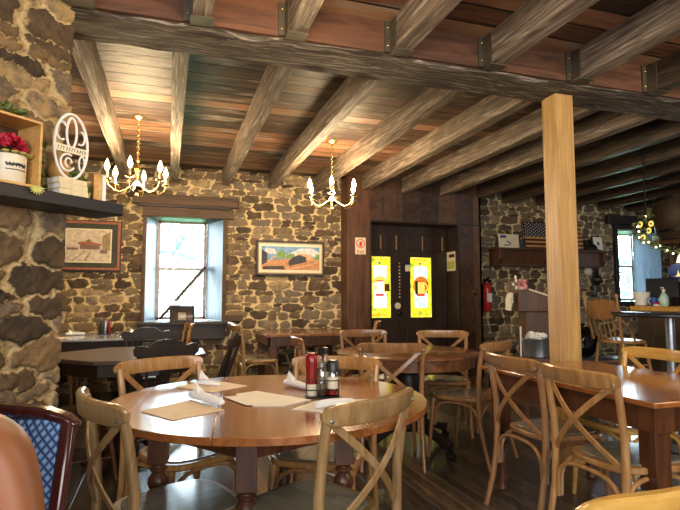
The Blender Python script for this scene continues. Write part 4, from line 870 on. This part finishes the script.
# ------------------------------------------------------------------ cross-back chairs
def cross_chair(label, loc, rz, group, fine=True):
    t = thing('cross_back_chair', label, 'chair', loc, rz, group); m = 'chair'
    def outline(k): # slightly wider at the front
        out = []
        for q in range(32):
            a = 2 * PI * q / 32; c, s_ = math.cos(a), math.sin(a); e = .55
            x = math.copysign(abs(c) ** e, c); y = math.copysign(abs(s_) ** e, s_)
            out.append((x * (.205 + .02 * y) * k, y * .21 * k + .0))
        return out
    MB().prism(outline(1), .438, .468).build('seat', m, t, bevel=.008)
    MB().prism(outline(.86), .4685, .474).build('seat_panel', 'seat', t, bevel=.003)
    for x in (-1, 1):
        P = [(x * .215, -.305, 0), (x * .212, -.262, .15), (x * .21, -.232, .3), (x * .21, -.222, .44), (x * .212, -.225, .6), (x * .217, -.245, .74), (x * .222, -.268, .845)]
        MB().tube(P, [.014, .0155, .017, .018, .0175, .0165, .0155], 12, up=(0, 1, 0)).build('leg', m, t)
        MB().tube([(x * .205, .20, 0), (x * .192, .18, .25), (x * .18, .165, .44)], [.013, .0165, .019], 12, up=(0, 1, 0)).build('leg', m, t)
    xs = [-.245, -.241, -.232, -.215, -.19, -.15, -.1, -.05, 0, .05, .1, .15, .19, .215, .232, .241, .245]
    pts = [(x, -.325 + .062 * (x / .245) ** 2, .846 - .0 * abs(x)) for x in xs]; sc = [((max(.12, (1 - (abs(x) / .2465) ** 10)) ** .5), 1) for x in xs]
    sec = [(-.035, -.008), (-.029, -.0125), (.029, -.0125), (.035, -.006), (.035, .006), (.029, .0125), (-.029, .0125), (-.035, .008)]
    rail = MB().sweep(pts, sec, up=(0, -.12, 1), scales=sc).build('top_rail', m, t)
    for x in (-1, 1): MB().ball((x * .222, -.287, .832), .008, 6, (1, .5, 1)).build('bolt', 'steel', rail)
    for x in (-1, 1):
        pts = [];
        for k in range(11):
            f_ = k / 10; X_ = x * (.205 - .40 * f_); Z_ = .825 - .35 * f_; Y_ = -.262 + .035 * f_ - .055 * math.sin(PI * f_) - x * .004; pts.append((X_, Y_, Z_))
        MB().sweep(pts, rect(.008, .027), up=(0, 1, 0)).build('cross_slat', m, t, bevel=.002)
    # bent-wood arches below the seat
    def arch(a, b_, z0=.26, top=.425):
        a = Vector(a); b_ = Vector(b_); pts = []
        for k in range(13):
            th = PI * k / 12; f_ = .5 - .5 * math.copysign(abs(math.cos(th)) ** .7, math.cos(th)); p = a.lerp(b_, f_); pts.append((p.x, p.y, z0 + (top - z0) * math.sin(th) ** .55 if 0 < k < 12 else z0 - .02))
        MB().tube(pts, .0105, 8).build('arch_brace', m, t)
    arch((-.19, -.232, 0), (.19, -.232, 0)); arch((-.175, .172, 0), (.175, .172, 0)); arch((-.195, -.21, 0), (-.178, .155, 0)); arch((.195, -.21, 0), (.178, .155, 0))
    return t
G = 'cross-back chairs'
GN = G + ' round the near table'; GM = G + ' round the middle table'; GR = G + ' at the right table'; GB = G + ' by the far wall'
PALE = {'chair': 'chair_pale'}; BRN = {'chair': 'chair_brown'}; ORA = {'chair': 'chair_orange'}
ch = cross_chair('honey oak cross-back chair tucked at the far left of the near round table', (.109, 2.706, 0), -150.6, GN)
dup(ch, (.055, 2.03, 0), -69.3, 'pale oak cross-back chair at the near left, beside the blue upholstered chair', GN, PALE)
dup(ch, (.507, 1.88, 0), 32.2, 'oak cross-back chair in the centre foreground, back turned to the viewer', GN, PALE)
dup(ch, (.72, 2.49, 0), 148, 'oak cross-back chair behind the condiment caddy at the far right of the near round table', GN)
dup(ch, (1.60, 3.70, 0), -20, 'cross-back chair with its back turned, in front of the middle round table', GM, BRN)
dup(ch, (2.18, 3.60, 0), 30, 'cross-back chair seen side-on at the right of the middle round table', GM, BRN)
dup(ch, (2.40, 4.29, 0), 155, 'light cross-back chair behind the middle table in front of the right-hand door', GM)
dup(ch, (1.80, 4.58, 0), 176, 'cross-back chair behind the middle table in front of the left-hand door', GM, BRN)
dup(ch, (1.31, 4.26, 0), -98, 'cross-back chair seen side-on at the left of the middle round table', GM, BRN)
dup(ch, (2.09, 2.52, 0), -90, 'brown cross-back chair on the left of the long right table, farther from the viewer', GR, BRN)
dup(ch, (2.06, 1.99, 0), -90, 'oak cross-back chair on the left of the long right table, nearer the viewer', GR)
dup(ch, (2.60, 2.52, 0), 90, 'honey cross-back chair on the far side of the long right table', GR, ORA)
dup(ch, (.82, 1.02, 0), 12, 'honey cross-back chair in the very bottom right corner of the picture', GR, ORA)
dup(ch, (1.06, 6.36, 0), -88, 'cross-back chair at the left end of the square far table, farther from the wall', GB, PALE)
dup(ch, (1.08, 6.90, 0), -90, 'cross-back chair at the left end of the square far table, nearer the wall', GB, PALE)
dup(ch, (2.42, 6.72, 0), 70, 'cross-back chair at the right end of the square far table', GB)
dup(ch, (-1.20, 6.86, 0), -90, 'cross-back chair at the left end of the white-topped table beside the chimney', GB)
dup(ch, (-.02, 6.78, 0), 96, 'cross-back chair at the window end of the white-topped table', GB)

# ------------------------------------------------------------------ tables
def turned(block_top, block_bot, r=.035):
    h = block_bot
    return [(r * .5, 0), (r * .75, .015), (r * .55, .05), (r * .8, .08), (r * .62, .11), (r * .85, h * .45), (r * 1.0, h * .62), (r * .6, h * .70), (r * .95, h * .73), (r * .6, h * .76), (r * .75, h * .78), (r * 1.12, h * .85), (r * 1.08, h * .88), (r * .6, h * .93), (r * 1.0, h * .955), (r * .7, h * .98), (r * .9, h)]
def turned_leg(t, x, y, top, bot, wd, mat, r=None, rz=0):
    b = MB(); b.T = Matrix.Translation((x, y, 0)) @ Matrix.Rotation(R(rz), 4, 'Z')
    b.box(-wd / 2, wd / 2, -wd / 2, wd / 2, bot, top); b.lathe(turned(top, bot, r or wd * .5), 20); return b.build('leg', mat, t, bevel=.002)
def slice_circle(r, x0, x1, n=26):
    y = lambda x: math.sqrt(max(0, r * r - x * x)); a0 = math.acos(max(-1, min(1, x0 / r))); a1 = math.acos(max(-1, min(1, x1 / r)))
    up_ = [(r * math.cos(a0 + (a1 - a0) * k / n), r * math.sin(a0 + (a1 - a0) * k / n)) for k in range(n + 1)]
    lo = [(x, -y_) for x, y_ in reversed(up_)]
    pts = []
    for p in up_ + lo:
        if not pts or (abs(p[0] - pts[-1][0]) + abs(p[1] - pts[-1][1])) > 1e-4: pts.append(p)
    if (abs(pts[0][0] - pts[-1][0]) + abs(pts[0][1] - pts[-1][1])) < 1e-4: pts.pop()
    return pts
TT = .765
t = thing('round_dining_table', 'glossy cherry round drop-leaf dining table in the foreground', 'table', (.44, 2.31, 0), -8)
Rn = .67
for nm, a, c in (('drop_leaf', -Rn, -.5445), ('tabletop', -.5438, -.2145), ('tabletop', -.2138, .3005), ('drop_leaf', .3012, Rn)):
    b = MB(); b.T = Matrix.Rotation(R(-8), 4, 'Z'); b.prism(slice_circle(Rn, a, c), TT - .026, TT); b.build(nm, 'table', t, bevel=.0025)
lp = [(.28, 1.92), (-.02, 2.34), (.70, 2.10), (.58, 2.70)]   # front, left, right, back: a lozenge under the leaves
t.rotation_euler = (0, 0, 0)
Tl = [(x - .44, y - .31 - 2.0) for x, y in lp]
b = MB()
for i, j in ((0, 1), (0, 2), (2, 3), (1, 3)): b.sweep([(Tl[i][0], Tl[i][1], TT - .085), (Tl[j][0], Tl[j][1], TT - .085)], rect(.105, .022), up=(0, 0, 1))
b.build('apron', 'table_leg', t, smooth=False)
for x, y in Tl: turned_leg(t, x, y, TT - .028, TT - .24, .075, 'table_leg', rz=-10)
# long right table
t = thing('long_dining_table', 'long rectangular cherry dining table at the right with turned legs', 'table', (1.93, 1.71, 0), 0)
MB().box(0, .86, 0, 1.28, .735, .76).build('tabletop', 'table', t, bevel=.005)
b = MB(); b.box(.035, .055, .035, 1.245, .625, .735); b.box(.805, .825, .035, 1.245, .625, .735); b.box(.055, .805, .035, .055, .625, .735); b.box(.035, .825, 1.225, 1.245, .625, .735); b.build('apron', 'table_leg', t, smooth=False)
for x in (.085, .775):
    for y in (.085, 1.195): turned_leg(t, x, y, .734, .37, .085, 'table_leg')
# middle table on a pedestal
t = thing('round_pedestal_table', 'round brown pedestal table with bun feet in the middle of the room', 'table', (1.88, 3.98, 0), 20)
MB().lathe([(.05, .735), (.56, .735), (.58, .742), (.58, .755), (.572, .76), (.05, .76)], 64).build('tabletop', 'table_dark', t)
MB().lathe([(.52, .655), (.54, .655), (.54, .734), (.52, .734)], 64, cap=False).build('apron', 'table_dark', t)
MB().lathe([(.12, .14), (.15, .17), (.16, .26), (.10, .32), (.08, .4), (.11, .5), (.09, .58), (.13, .64), (.25, .655), (.25, .733)], 28).build('pedestal', 'espresso', t)
for k in range(4):
    a = R(k * 90); c, s_ = math.cos(a), math.sin(a)
    f_ = MB().sweep([(.1 * c, .1 * s_, .2), (.22 * c, .22 * s_, .16), (.36 * c, .36 * s_, .11), (.45 * c, .45 * s_, .095)], rect(.055, .06), up=(0, 0, 1)).build('foot', 'espresso', t, bevel=.008)
    MB().lathe([(.02, 0), (.042, .015), (.045, .035), (.02, .05), (.03, .066)], 16, (.44 * c, .44 * s_)).build('bun_foot', 'espresso', f_)
# far table
t = thing('square_table', 'brown wooden table against the stone wall under the rail yard painting', 'table', (1.10, 6.16, 0))
MB().box(0, 1.15, 0, 1.02, .725, .76).build('tabletop', 'table_dark', t, bevel=.005)
b = MB(); b.box(.04, .06, .04, .98, .62, .725); b.box(1.09, 1.11, .04, .98, .62, .725); b.box(.04, 1.11, .04, .06, .62, .725); b.box(.04, 1.11, .96, .98, .62, .725); b.build('apron', 'table_leg', t)
for x in (.06, 1.01):
    for y in (.05, .89): MB().box(x, x + .085, y, y + .085, 0, .724).build('leg', 'table_leg', t, bevel=.004)
# octagonal dark table
t = thing('octagonal_table', 'dark octagonal wooden table beside the chimney', 'table', (-.245, 4.47, 0), 0)
oc = lambda r_: [(r_ * math.cos(R(22.5 + 45 * k)), r_ * math.sin(R(22.5 + 45 * k))) for k in range(8)]
MB().prism(oc(.585), .735, .765).build('tabletop', 'darktop', t, bevel=.006); MB().prism(oc(.53), .645, .734).build('apron', 'espresso', t, bevel=.004)
MB().lathe([(.1, .1), (.12, .2), (.07, .3), (.09, .45), (.07, .6), (.2, .644)], 20).build('pedestal', 'espresso', t)
for k in range(4):
    a = R(45 + k * 90); c, s_ = math.cos(a), math.sin(a); MB().sweep([(.06 * c, .06 * s_, .16), (.25 * c, .25 * s_, .08), (.42 * c, .42 * s_, .03)], rect(.05, .055)).build('foot', 'espresso', t, bevel=.006)
# table at the wall, its top pale with reflected daylight
t = thing('rectangular_table', 'dark rectangular table with a pale glossy top between chimney and left window', 'table', (-1.40, 6.10, 0))
M['paletop'] = plain('pale_top', (.35, .38, .45), .15, scale=8, coat=.3)  # bluish white of reflected daylight put into the top's colour
MB().box(0, 1.33, 0, 1.02, .735, .76).build('tabletop', 'paletop', t, bevel=.004)
b = MB(); b.box(.03, 1.30, .03, .99, .62, .735); b.build('apron', 'espresso', t)
for x in (.04, 1.21):
    for y in (.04, .90): MB().box(x, x + .08, y, y + .08, 0, .62).build('leg', 'espresso', t)

# ------------------------------------------------------------------ things on the far-left tables
def sheet(name, label, cat, pts, z, mat, group=None, th=.003, curl=0):
    c = Vector((sum(p[0] for p in pts) / len(pts), sum(p[1] for p in pts) / len(pts)))
    t = thing(name, label, cat, (c.x, c.y, z), 0, group)
    b = MB().prism([(p[0] - c.x, p[1] - c.y) for p in pts], 0, th); b.build('sheet', mat, t, smooth=False); return t
def rolled_napkin(label, x, y, z, rz, L=.22, tail=True, s=1):
    t = thing('rolled_napkin', label, 'napkin', (x, y, z), rz)
    b = MB(); b.sweep([(-L / 2, 0, .02 * s), (-L / 4, 0, .024 * s), (0, 0, .022 * s), (L / 4, 0, .018 * s), (L / 2, 0, .014 * s)], [(.02 * s, 0), (.014 * s, .02 * s), (-.002, .026 * s), (-.018 * s, .016 * s), (-.018 * s, -.02 * s), (-.002, -.028 * s), (.013 * s, -.018 * s)], up=(0, 0, 1), scales=[1, 1.1, 1, .9, .7]); b.build('roll', 'napkin', t, subsurf=1)
    if tail: b = MB(); b.add([(-L * .3, -.02, .03), (-L * .12, -.02, .035), (-L * .34, 0, .075), (-L * .28, .03, .02), (-L * .1, .03, .02)], [(0, 1, 2), (2, 1, 4), (2, 4, 3), (0, 2, 3), (0, 3, 4, 1)]); b.build('tail', 'napkin', t, smooth=False)
    return t
sheet('paper_menu', 'menu sheet lying at the left end of the white-topped table', 'menu', [(-1.30, 6.25), (-1.05, 6.20), (-1.03, 6.5), (-1.27, 6.55)], .7605, 'kraft')
sheet('paper_menu', 'menu sheet at the window end of the white-topped table', 'menu', [(-.50, 6.35), (-.25, 6.3), (-.22, 6.6), (-.46, 6.62)], .7605, 'paper')
rolled_napkin('white rolled napkin at the left end of the white-topped table', -1.0, 6.75, .761, 20)
rolled_napkin('white rolled napkin at the window end of the white-topped table', -.35, 6.72, .761, 40)
# condiment caddies
def caddy(label, loc, rz, mats, lab):
    t = thing('condiment_caddy', label, 'caddy', loc, rz, 'condiment caddies')
    b = MB(); b.box(-.072, .072, -.055, .055, 0, .006)
    for z in (.035, .075):
        b.tube([(-.07, -.053, z), (.07, -.053, z), (.07, .053, z), (-.07, .053, z)], .0022, 6, closed=True)
    for x in (-.07, .07):
        for y in (-.053, .053): b.tube([(x, y, .003), (x, y, .075)], .0025, 6, up=(0, 1, 0))
    b.build('wire_basket', 'iron', t)
    MB().tube([(0, 0, .006), (0, 0, .17), (-.012, 0, .185), (-.012, 0, .2), (0, 0, .212), (.012, 0, .2), (.012, 0, .185), (0, 0, .17)], .003, 6, up=(0, 1, 0)).build('handle', 'iron', t)
    return t
cx, cy, cz = .655, 2.26, TT + .001
caddy('black wire condiment caddy with bottles on the near round table', (cx, cy, cz), -15, None, None)
def loc_(dx, dy): a = R(-15); return (cx + dx * math.cos(a) - dy * math.sin(a), cy + dx * math.sin(a) + dy * math.cos(a), cz + .0065)
t = thing('ketchup_bottle', 'red ketchup bottle in the caddy on the near table', 'bottle', loc_(-.047, -.012))
MB().lathe([(.024, 0), (.0255, .004), (.0255, .05)], 20).build('cap', 'cream', t); MB().lathe([(.0255, .0505), (.027, .056), (.024, .09), (.0255, .14), (.026, .17), (.02, .178), (.022, .183), (.004, .184)], 20).build('bottle_body', 'red', t)
t = thing('steak_sauce_bottle', 'tall slim sauce bottle with a black cap and pale label in the near caddy', 'bottle', loc_(.012, .026))
MB().lathe([(.022, 0), (.024, .004), (.024, .11), (.013, .14), (.012, .175)], 20).build('bottle_body', 'chair_pale', t); MB().lathe([(.0245, .03), (.0245, .1)], 20, cap=False).build('paper_label', 'cream', t); MB().lathe([(.015, .175), (.015, .203), (.004, .204)], 16).build('cap', 'black', t)
t = thing('pepper_shaker', 'glass shaker with dark pepper in the middle of the near caddy', 'shaker', loc_(-.002, -.028))
MB().lathe([(.02, 0), (.022, .004), (.022, .10), (.014, .125)], 18).build('jar', 'bottle', t); MB().lathe([(.019, .004), (.019, .06)], 16).build('pepper', 'espresso', t); MB().lathe([(.016, .125), (.018, .14), (.003, .15)], 16).build('lid', 'steel', t)
t = thing('sauce_bottle', 'squat glass bottle with a large black cap and striped label in the near caddy', 'bottle', loc_(.046, -.012))
MB().lathe([(.022, 0), (.024, .004), (.024, .085), (.02, .1)], 20).build('bottle_body', 'bottle', t); MB().lathe([(.0245, .03), (.0245, .08)], 20, cap=False).build('paper_label', 'cream', t); MB().lathe([(.022, .1), (.027, .103), (.027, .14), (.02, .152), (.003, .154)], 20).build('cap', 'black', t); MB().lathe([(.0245, .004), (.0245, .026)], 20, cap=False).build('red_band', 'red', t)
# far caddy
fx_, fy_ = -.70, 6.86
caddy('small black condiment caddy on the white-topped table', (fx_, fy_, .761), 0, None, None)
for k, (dx, mt, nm, lb) in enumerate([(-.045, 'black', 'sauce_bottle', 'dark bottle at the left of the far caddy'), (0, 'steel', 'salt_shaker', 'silver-topped shaker in the middle of the far caddy'), (.045, 'red', 'ketchup_bottle', 'red bottle at the right of the far caddy')]):
    o = tag(MB().lathe([(.02, 0), (.022, .01), (.021, .10), (.012, .13), (.012, .15 + .02 * (k == 2)), (.002, .155 + .02 * (k == 2))], 14).build(nm, mt), lb, 'bottle' if k != 1 else 'shaker'); o.location = (fx_ + dx, fy_, .7675)

# ------------------------------------------------------------------ menus and napkins on the near table
zt = TT + .0006
sheet('paper_menu', 'kraft paper menu at the left front of the near round table', 'menu', [(-.086, 2.172), (.025, 1.983), (.215, 2.10), (.105, 2.35)], zt, 'kraft', 'menus on the near table')
sheet('paper_menu', 'kraft paper menu at the far left of the near round table under a napkin', 'menu', [(.05, 2.70), (.20, 2.50), (.38, 2.63), (.224, 2.86)], zt, 'kraft', 'menus on the near table')
sheet('paper_menu', 'pale paper menu in the centre of the near round table', 'menu', [(.300, 2.42), (.334, 2.13), (.45, 2.10), (.585, 2.19), (.40, 2.47)], zt, 'paper', 'menus on the near table')
sheet('paper_sheet', 'white sheet partly under the central pale menu', 'paper', [(.24, 2.36), (.31, 2.15), (.40, 2.16), (.37, 2.38)], zt - .0005 + .0036, 'paper', 'menus on the near table', .001)
sheet('paper_menu', 'pale paper menu at the right of the near table in front of the caddy', 'menu', [(.467, 2.029), (.60, 2.16), (.86, 2.12), (.69, 1.86)], zt, 'paper', 'menus on the near table')
rolled_napkin('white rolled napkin on the left front kraft menu', .16, 2.25, zt + .004, -60, .24)
rolled_napkin('white rolled napkin on the far left kraft menu', .20, 2.68, zt + .004, -40, .14, True, .6)
rolled_napkin('white rolled napkin left of the red ketchup bottle', .60, 2.50, zt, -65, .2, True, .9)
rolled_napkin('cream rolled napkin on the right-hand menu', .64, 2.02, zt + .004, 20, .2, False, .8)

# ------------------------------------------------------------------ dark scalloped chairs and stool on the left
def scallop_chair(label, loc, rz):
    t = thing('scalloped_dark_chair', label, 'chair', loc, rz, 'dark scalloped chairs on the left'); m = 'espresso'
    b = MB(); b.prism(circ(0, 0, .215, .21, 0, 360, 28), .43, .465); b.build('seat', m, t, bevel=.008)
    top = [(-.235, .80), (-.24, .84), (-.215, .865), (-.17, .862), (-.14, .85), (-.10, .885), (-.04, .90), (.04, .90), (.10, .885), (.14, .85), (.17, .862), (.215, .865), (.24, .84), (.235, .80), (.20, .775), (-.20, .775)]
    b = MB(); n0 = len(top); b.prism(top, -.012, .012, 'Y'); b.T = Matrix.Identity(4); o = b.build('crest_rail', m, t, bevel=.004); o.location = (0, -.285, 0)
    for x in (-1, 1):
        MB().tube([(x * .2, -.29, .80), (x * .185, -.22, .62), (x * .17, -.17, .46)], [.014, .017, .014], 10, up=(0, 1, 0)).build('back_post', m, t)
        for y in (-1, 1): MB().tube([(x * .21, y * .21, 0), (x * .18, y * .18, .2), (x * .15, y * .14, .44)], [.012, .019, .015], 10, up=(0, 1, 0)).build('leg', m, t)
        MB().tube([(x * .195, -.195, .15), (x * .195, .195, .15)], .009, 8).build('stretcher', m, t)
    MB().tube([(-.195, 0, .15), (.195, 0, .15)], .009, 8).build('stretcher', m, t)
    b = MB(); b.prism([(-.04, .46), (.04, .46), (.03, .55), (.055, .66), (.035, .78), (-.035, .78), (-.055, .66), (-.03, .55)], -.008, .008, 'Y'); o = b.build('splat', m, t, bevel=.003)
    o.location = (0, -.04, 0); o.rotation_euler = (R(16), 0, 0)
    for x in (-.12, .12): MB().tube([(x, -.17, .46), (x * 1.1, -.285, .79)], .008, 8, up=(0, 1, 0)).build('spindle', m, t)
    return t
sc_ = scallop_chair('dark scalloped-back chair behind the octagonal table, left of the window sill', (-.19, 5.37, 0), 180)
dup(sc_, (-.10, 4.25, 0), 22, 'dark scalloped-back chair just behind the honey chair, at the octagonal table', 'dark scalloped chairs on the left')
sc3 = dup(sc_, (.28, 4.66, 0), 72, 'dark scalloped-back chair turned side-on, right of the octagonal table below the window', 'dark scalloped chairs on the left')
t = thing('wooden_stool', 'dark wooden stool with splayed legs below the octagonal table edge', 'stool', (-.50, 3.96, 0), 15)
MB().lathe([(.02, .425), (.17, .43), (.18, .44), (.175, .46), (.02, .465)], 28).build('seat', 'espresso', t)
for x in (-1, 1):
    for y in (-1, 1): MB().tube([(x * .17, y * .17, 0), (x * .14, y * .14, .2), (x * .10, y * .10, .43)], [.012, .018, .014], 10, up=(0, 1, 0)).build('leg', 'table_leg', t)
for y in (-1, 1): MB().tube([(-.15, y * .15, .15), (.15, y * .15, .15)], .009, 8).build('stretcher', 'table_leg', t); MB().tube([(y * .14, -.14, .2), (y * .14, .14, .2)], .009, 8).build('stretcher', 'table_leg', t)

# ------------------------------------------------------------------ upholstered chair and the seated person at the left edge
t = thing('upholstered_chair', 'mahogany framed chair with blue diamond patterned upholstery at the lower left', 'chair', (-.525, 1.07, 0), 162)
# local frame: +Y is the front, the back stands at -Y
m = 'mahog'; hw = .27
b = MB()
for x in (-1, 1):
    b = MB(); b.sweep([(x * .245, -.27, 0), (x * .245, -.235, .42), (x * .25, -.25, .7), (x * .255, -.29, .94)], rect(.03, .028), up=(0, 1, 0)); b.build('back_post', m, t, bevel=.008)
    b = MB(); b.tube([(x * .235, .22, 0), (x * .235, .22, .40)], [.018, .026], 12, up=(0, 1, 0)); b.build('leg', m, t)
pts = [(x, -.292 - .0 * x, .955 + .012 * math.cos(x * 6) - .03 * (abs(x) / .28) ** 6) for x in [-.275, -.25, -.2, -.1, 0, .1, .2, .25, .275]]
MB().sweep(pts, rect(.022, .04), up=(0, 0, 1), scales=[.6, .95, 1, 1, 1, 1, 1, .95, .6]).build('top_rail', m, t, bevel=.01)
MB().sweep([(-.24, -.245, .52), (.24, -.245, .52)], rect(.05, .035)).build('lower_rail', m, t, bevel=.006)
b = MB(); n_ = 10; vs = []; fs = []
def pad(y_off, bulge, name, z0, z1, w_, mat, ybase):
    vs = []; fs = []; n_ = 12
    for j in range(n_ + 1):
        for i in range(n_ + 1):
            u_ = i / n_ * 2 - 1; v_ = j / n_ * 2 - 1; z = z0 + (z1 - z0) * j / n_; zz = (z - .52) / .42
            vs.append((u_ * w_, ybase(z) + y_off + bulge * (1 - u_ ** 6) * (1 - v_ ** 6), z))
    N1 = (n_ + 1) ** 2
    for j in range(n_ + 1):
        for i in range(n_ + 1): vs.append((vs[j * (n_ + 1) + i][0], ybase(vs[j * (n_ + 1) + i][2]), vs[j * (n_ + 1) + i][2]))
    for j in range(n_):
        for i in range(n_):
            p = j * (n_ + 1) + i; fs.append((p, p + 1, p + n_ + 2, p + n_ + 1)); fs.append((N1 + p, N1 + p + n_ + 1, N1 + p + n_ + 2, N1 + p + 1))
    for i in range(n_):
        k = n_ + 1
        fs.append((i, N1 + i, N1 + i + 1, i + 1)); a = n_ * k + i; fs.append((a, a + 1, N1 + a + 1, N1 + a))
        a = i * k; fs.append((a, a + k, N1 + a + k, N1 + a)); a = i * k + n_; fs.append((a, N1 + a, N1 + a + k, a + k))
    return MB().add(vs, fs).build(name, mat, t)
yb = lambda z: -.24 - .05 * max(0, (z - .52) / .42)
pad(.012, .02, 'back_pad', .545, .95, .25, 'diamond', yb); pad(-.012, -.015, 'back_pad', .545, .95, .243, 'diamond', yb)
b = MB(); b.sweep([(x * .249, yb(z) + .012, z) for x, z in ((-1, .56), (-1, .93), (-.96, .946), (.96, .946), (1, .93), (1, .56))], rect(.006, .006), up=(0, 1, 0)); b.build('piping', 'ink', t)
MB().box(-.26, .26, -.23, .25, .38, .43).build('seat_rail', m, t, bevel=.008); MB().box(-.25, .25, -.22, .245, .43, .485).build('seat_pad', 'diamond', t, bevel=.02)

# person: skinned body, seated, facing the viewer
person = thing('person', 'seated person in a sleeveless maroon top cut off by the left edge', 'person', (-.425, .985, 0), 172)
def skin_body(name, chains, mat, parent, root=0, sub=2):
    vs = []; es = []; rad = []; idx = {}
    for chain in chains:
        prev = None
        for key, p, r_ in chain:
            if key in idx: i = idx[key]
            else:
                i = len(vs); idx[key] = i; vs.append(p); rad.append(r_)
            if prev is not None and prev != i: es.append((prev, i))
            prev = i
    me = bpy.data.meshes.new(name); me.from_pydata(vs, es, []); o = bpy.data.objects.new(name, me); COL.objects.link(o); o.parent = parent
    o.modifiers.new('skin', 'SKIN'); me.materials.append(M[mat])
    lay = me.skin_vertices[0] if me.skin_vertices else None
    if lay is None:
        bm = bmesh.new(); bm.from_mesh(me); bm.verts.layers.skin.verify(); bm.to_mesh(me); bm.free(); lay = me.skin_vertices[0]
    for i, r_ in enumerate(rad):
        lay.data[i].radius = r_ if isinstance(r_, tuple) else (r_, r_); lay.data[i].use_root = (i == root)
    s_ = o.modifiers.new('sub', 'SUBSURF'); s_.levels = sub; s_.render_levels = sub
    o.modifiers['skin'].use_smooth_shade = True
    return o
body = [[('pel', (0, -.04, .56), (.15, .11)), ('wa', (0, -.05, .70), (.135, .095)), ('ch', (0, -.05, .86), (.15, .11)), ('cl', (0, -.055, .97), (.12, .08)), ('nk', (0, -.045, 1.05), .052), ('nk2', (0, -.03, 1.10), .05), ('hd', (0, -.01, 1.19), (.075, .092)), ('hd2', (0, -.01, 1.27), (.07, .085))]]
for x in (-1, 1):
    body.append([('cl', 0, 0), ('sh%d' % x, (x * .165, -.055, .955), .058), ('ua%d' % x, (x * .20, -.04, .83), .045), ('el%d' % x, (x * .215, -.01, .68), .038), ('fa%d' % x, (x * .19, .10, .62), .036), ('wr%d' % x, (x * .11, .22, .60), .024), ('pm%d' % x, (x * .07, .27, .60), .03)])
    for f_ in range(4): body.append([('pm%d' % x, 0, 0), ('f%d%da' % (x, f_), (x * (.075 - .02 * f_) , .315 + .004 * (1.5 - abs(f_ - 1.5)), .60), .009), ('f%d%db' % (x, f_), (x * (.07 - .02 * f_), .345 + .006 * (1.5 - abs(f_ - 1.5)), .582), .0075)])
    body.append([('pm%d' % x, 0, 0), ('th%da' % x, (x * .03, .275, .605), .011), ('th%db' % x, (x * .01, .30, .60), .009)])
    body.append([('pel', 0, 0), ('hp%d' % x, (x * .10, .02, .56), .085), ('kn%d' % x, (x * .12, .40, .53), .062), ('cf%d' % x, (x * .125, .42, .33), .052), ('an%d' % x, (x * .125, .40, .09), .034), ('ft%d' % x, (x * .135, .46, .035), .034), ('to%d' % x, (x * .14, .56, .03), .03)])
bo = skin_body('body', body, 'skin', person)
top = [[('a', (0, -.045, .545), (.162, .125)), ('b', (0, -.05, .70), (.148, .108)), ('c', (0, -.05, .85), (.162, .122)), ('d', (0, -.055, .945), (.13, .098))], [('d', 0, 0), ('l', (-.145, -.058, .96), (.062, .06))], [('d', 0, 0), ('r', (.145, -.058, .96), (.062, .06))]]
skin_body('sleeveless_top', top, 'maroon', person)
tr = [[('a', (0, -.035, .555), (.165, .118))]]
for x in (-1, 1): tr.append([('a', 0, 0), ('h%d' % x, (x * .10, .03, .56), .095), ('k%d' % x, (x * .12, .41, .53), .073), ('c%d' % x, (x * .125, .425, .33), .064), ('n%d' % x, (x * .125, .405, .12), .05)])
skin_body('trousers', tr, 'denim', person)
for x in (-1, 1):
    b = MB(); b.ball((x * .137, .47, .042), .06, 10, (.75, 1.9, .7)); b.build('shoe', 'white', person)
b = MB(); b.ball((0, -.04, 1.25), .112, 14, (.86, 1.0, 1.05)); b.ball((0, -.11, 1.13), .085, 10, (1.0, .5, 1.5)); b.build('hair', 'hair', person)
b = MB(); b.ball((0, .088, 1.19), .014, 8, (.8, 1.2, 1.6)); 
for x in (-1, 1): b.ball((x * .078, -.005, 1.20), .022, 8, (.4, .8, 1.3))
b.build('nose_and_ears', 'skin', person)
b = MB()
for x in (-1, 1): b.ball((x * .03, .076, 1.215), .0095, 8, (1.3, .6, .8))
b.build('eyes', 'ink', person); MB().ball((0, .08, 1.145), .02, 8, (1.1, .35, .3)).build('mouth', 'maroon', person)
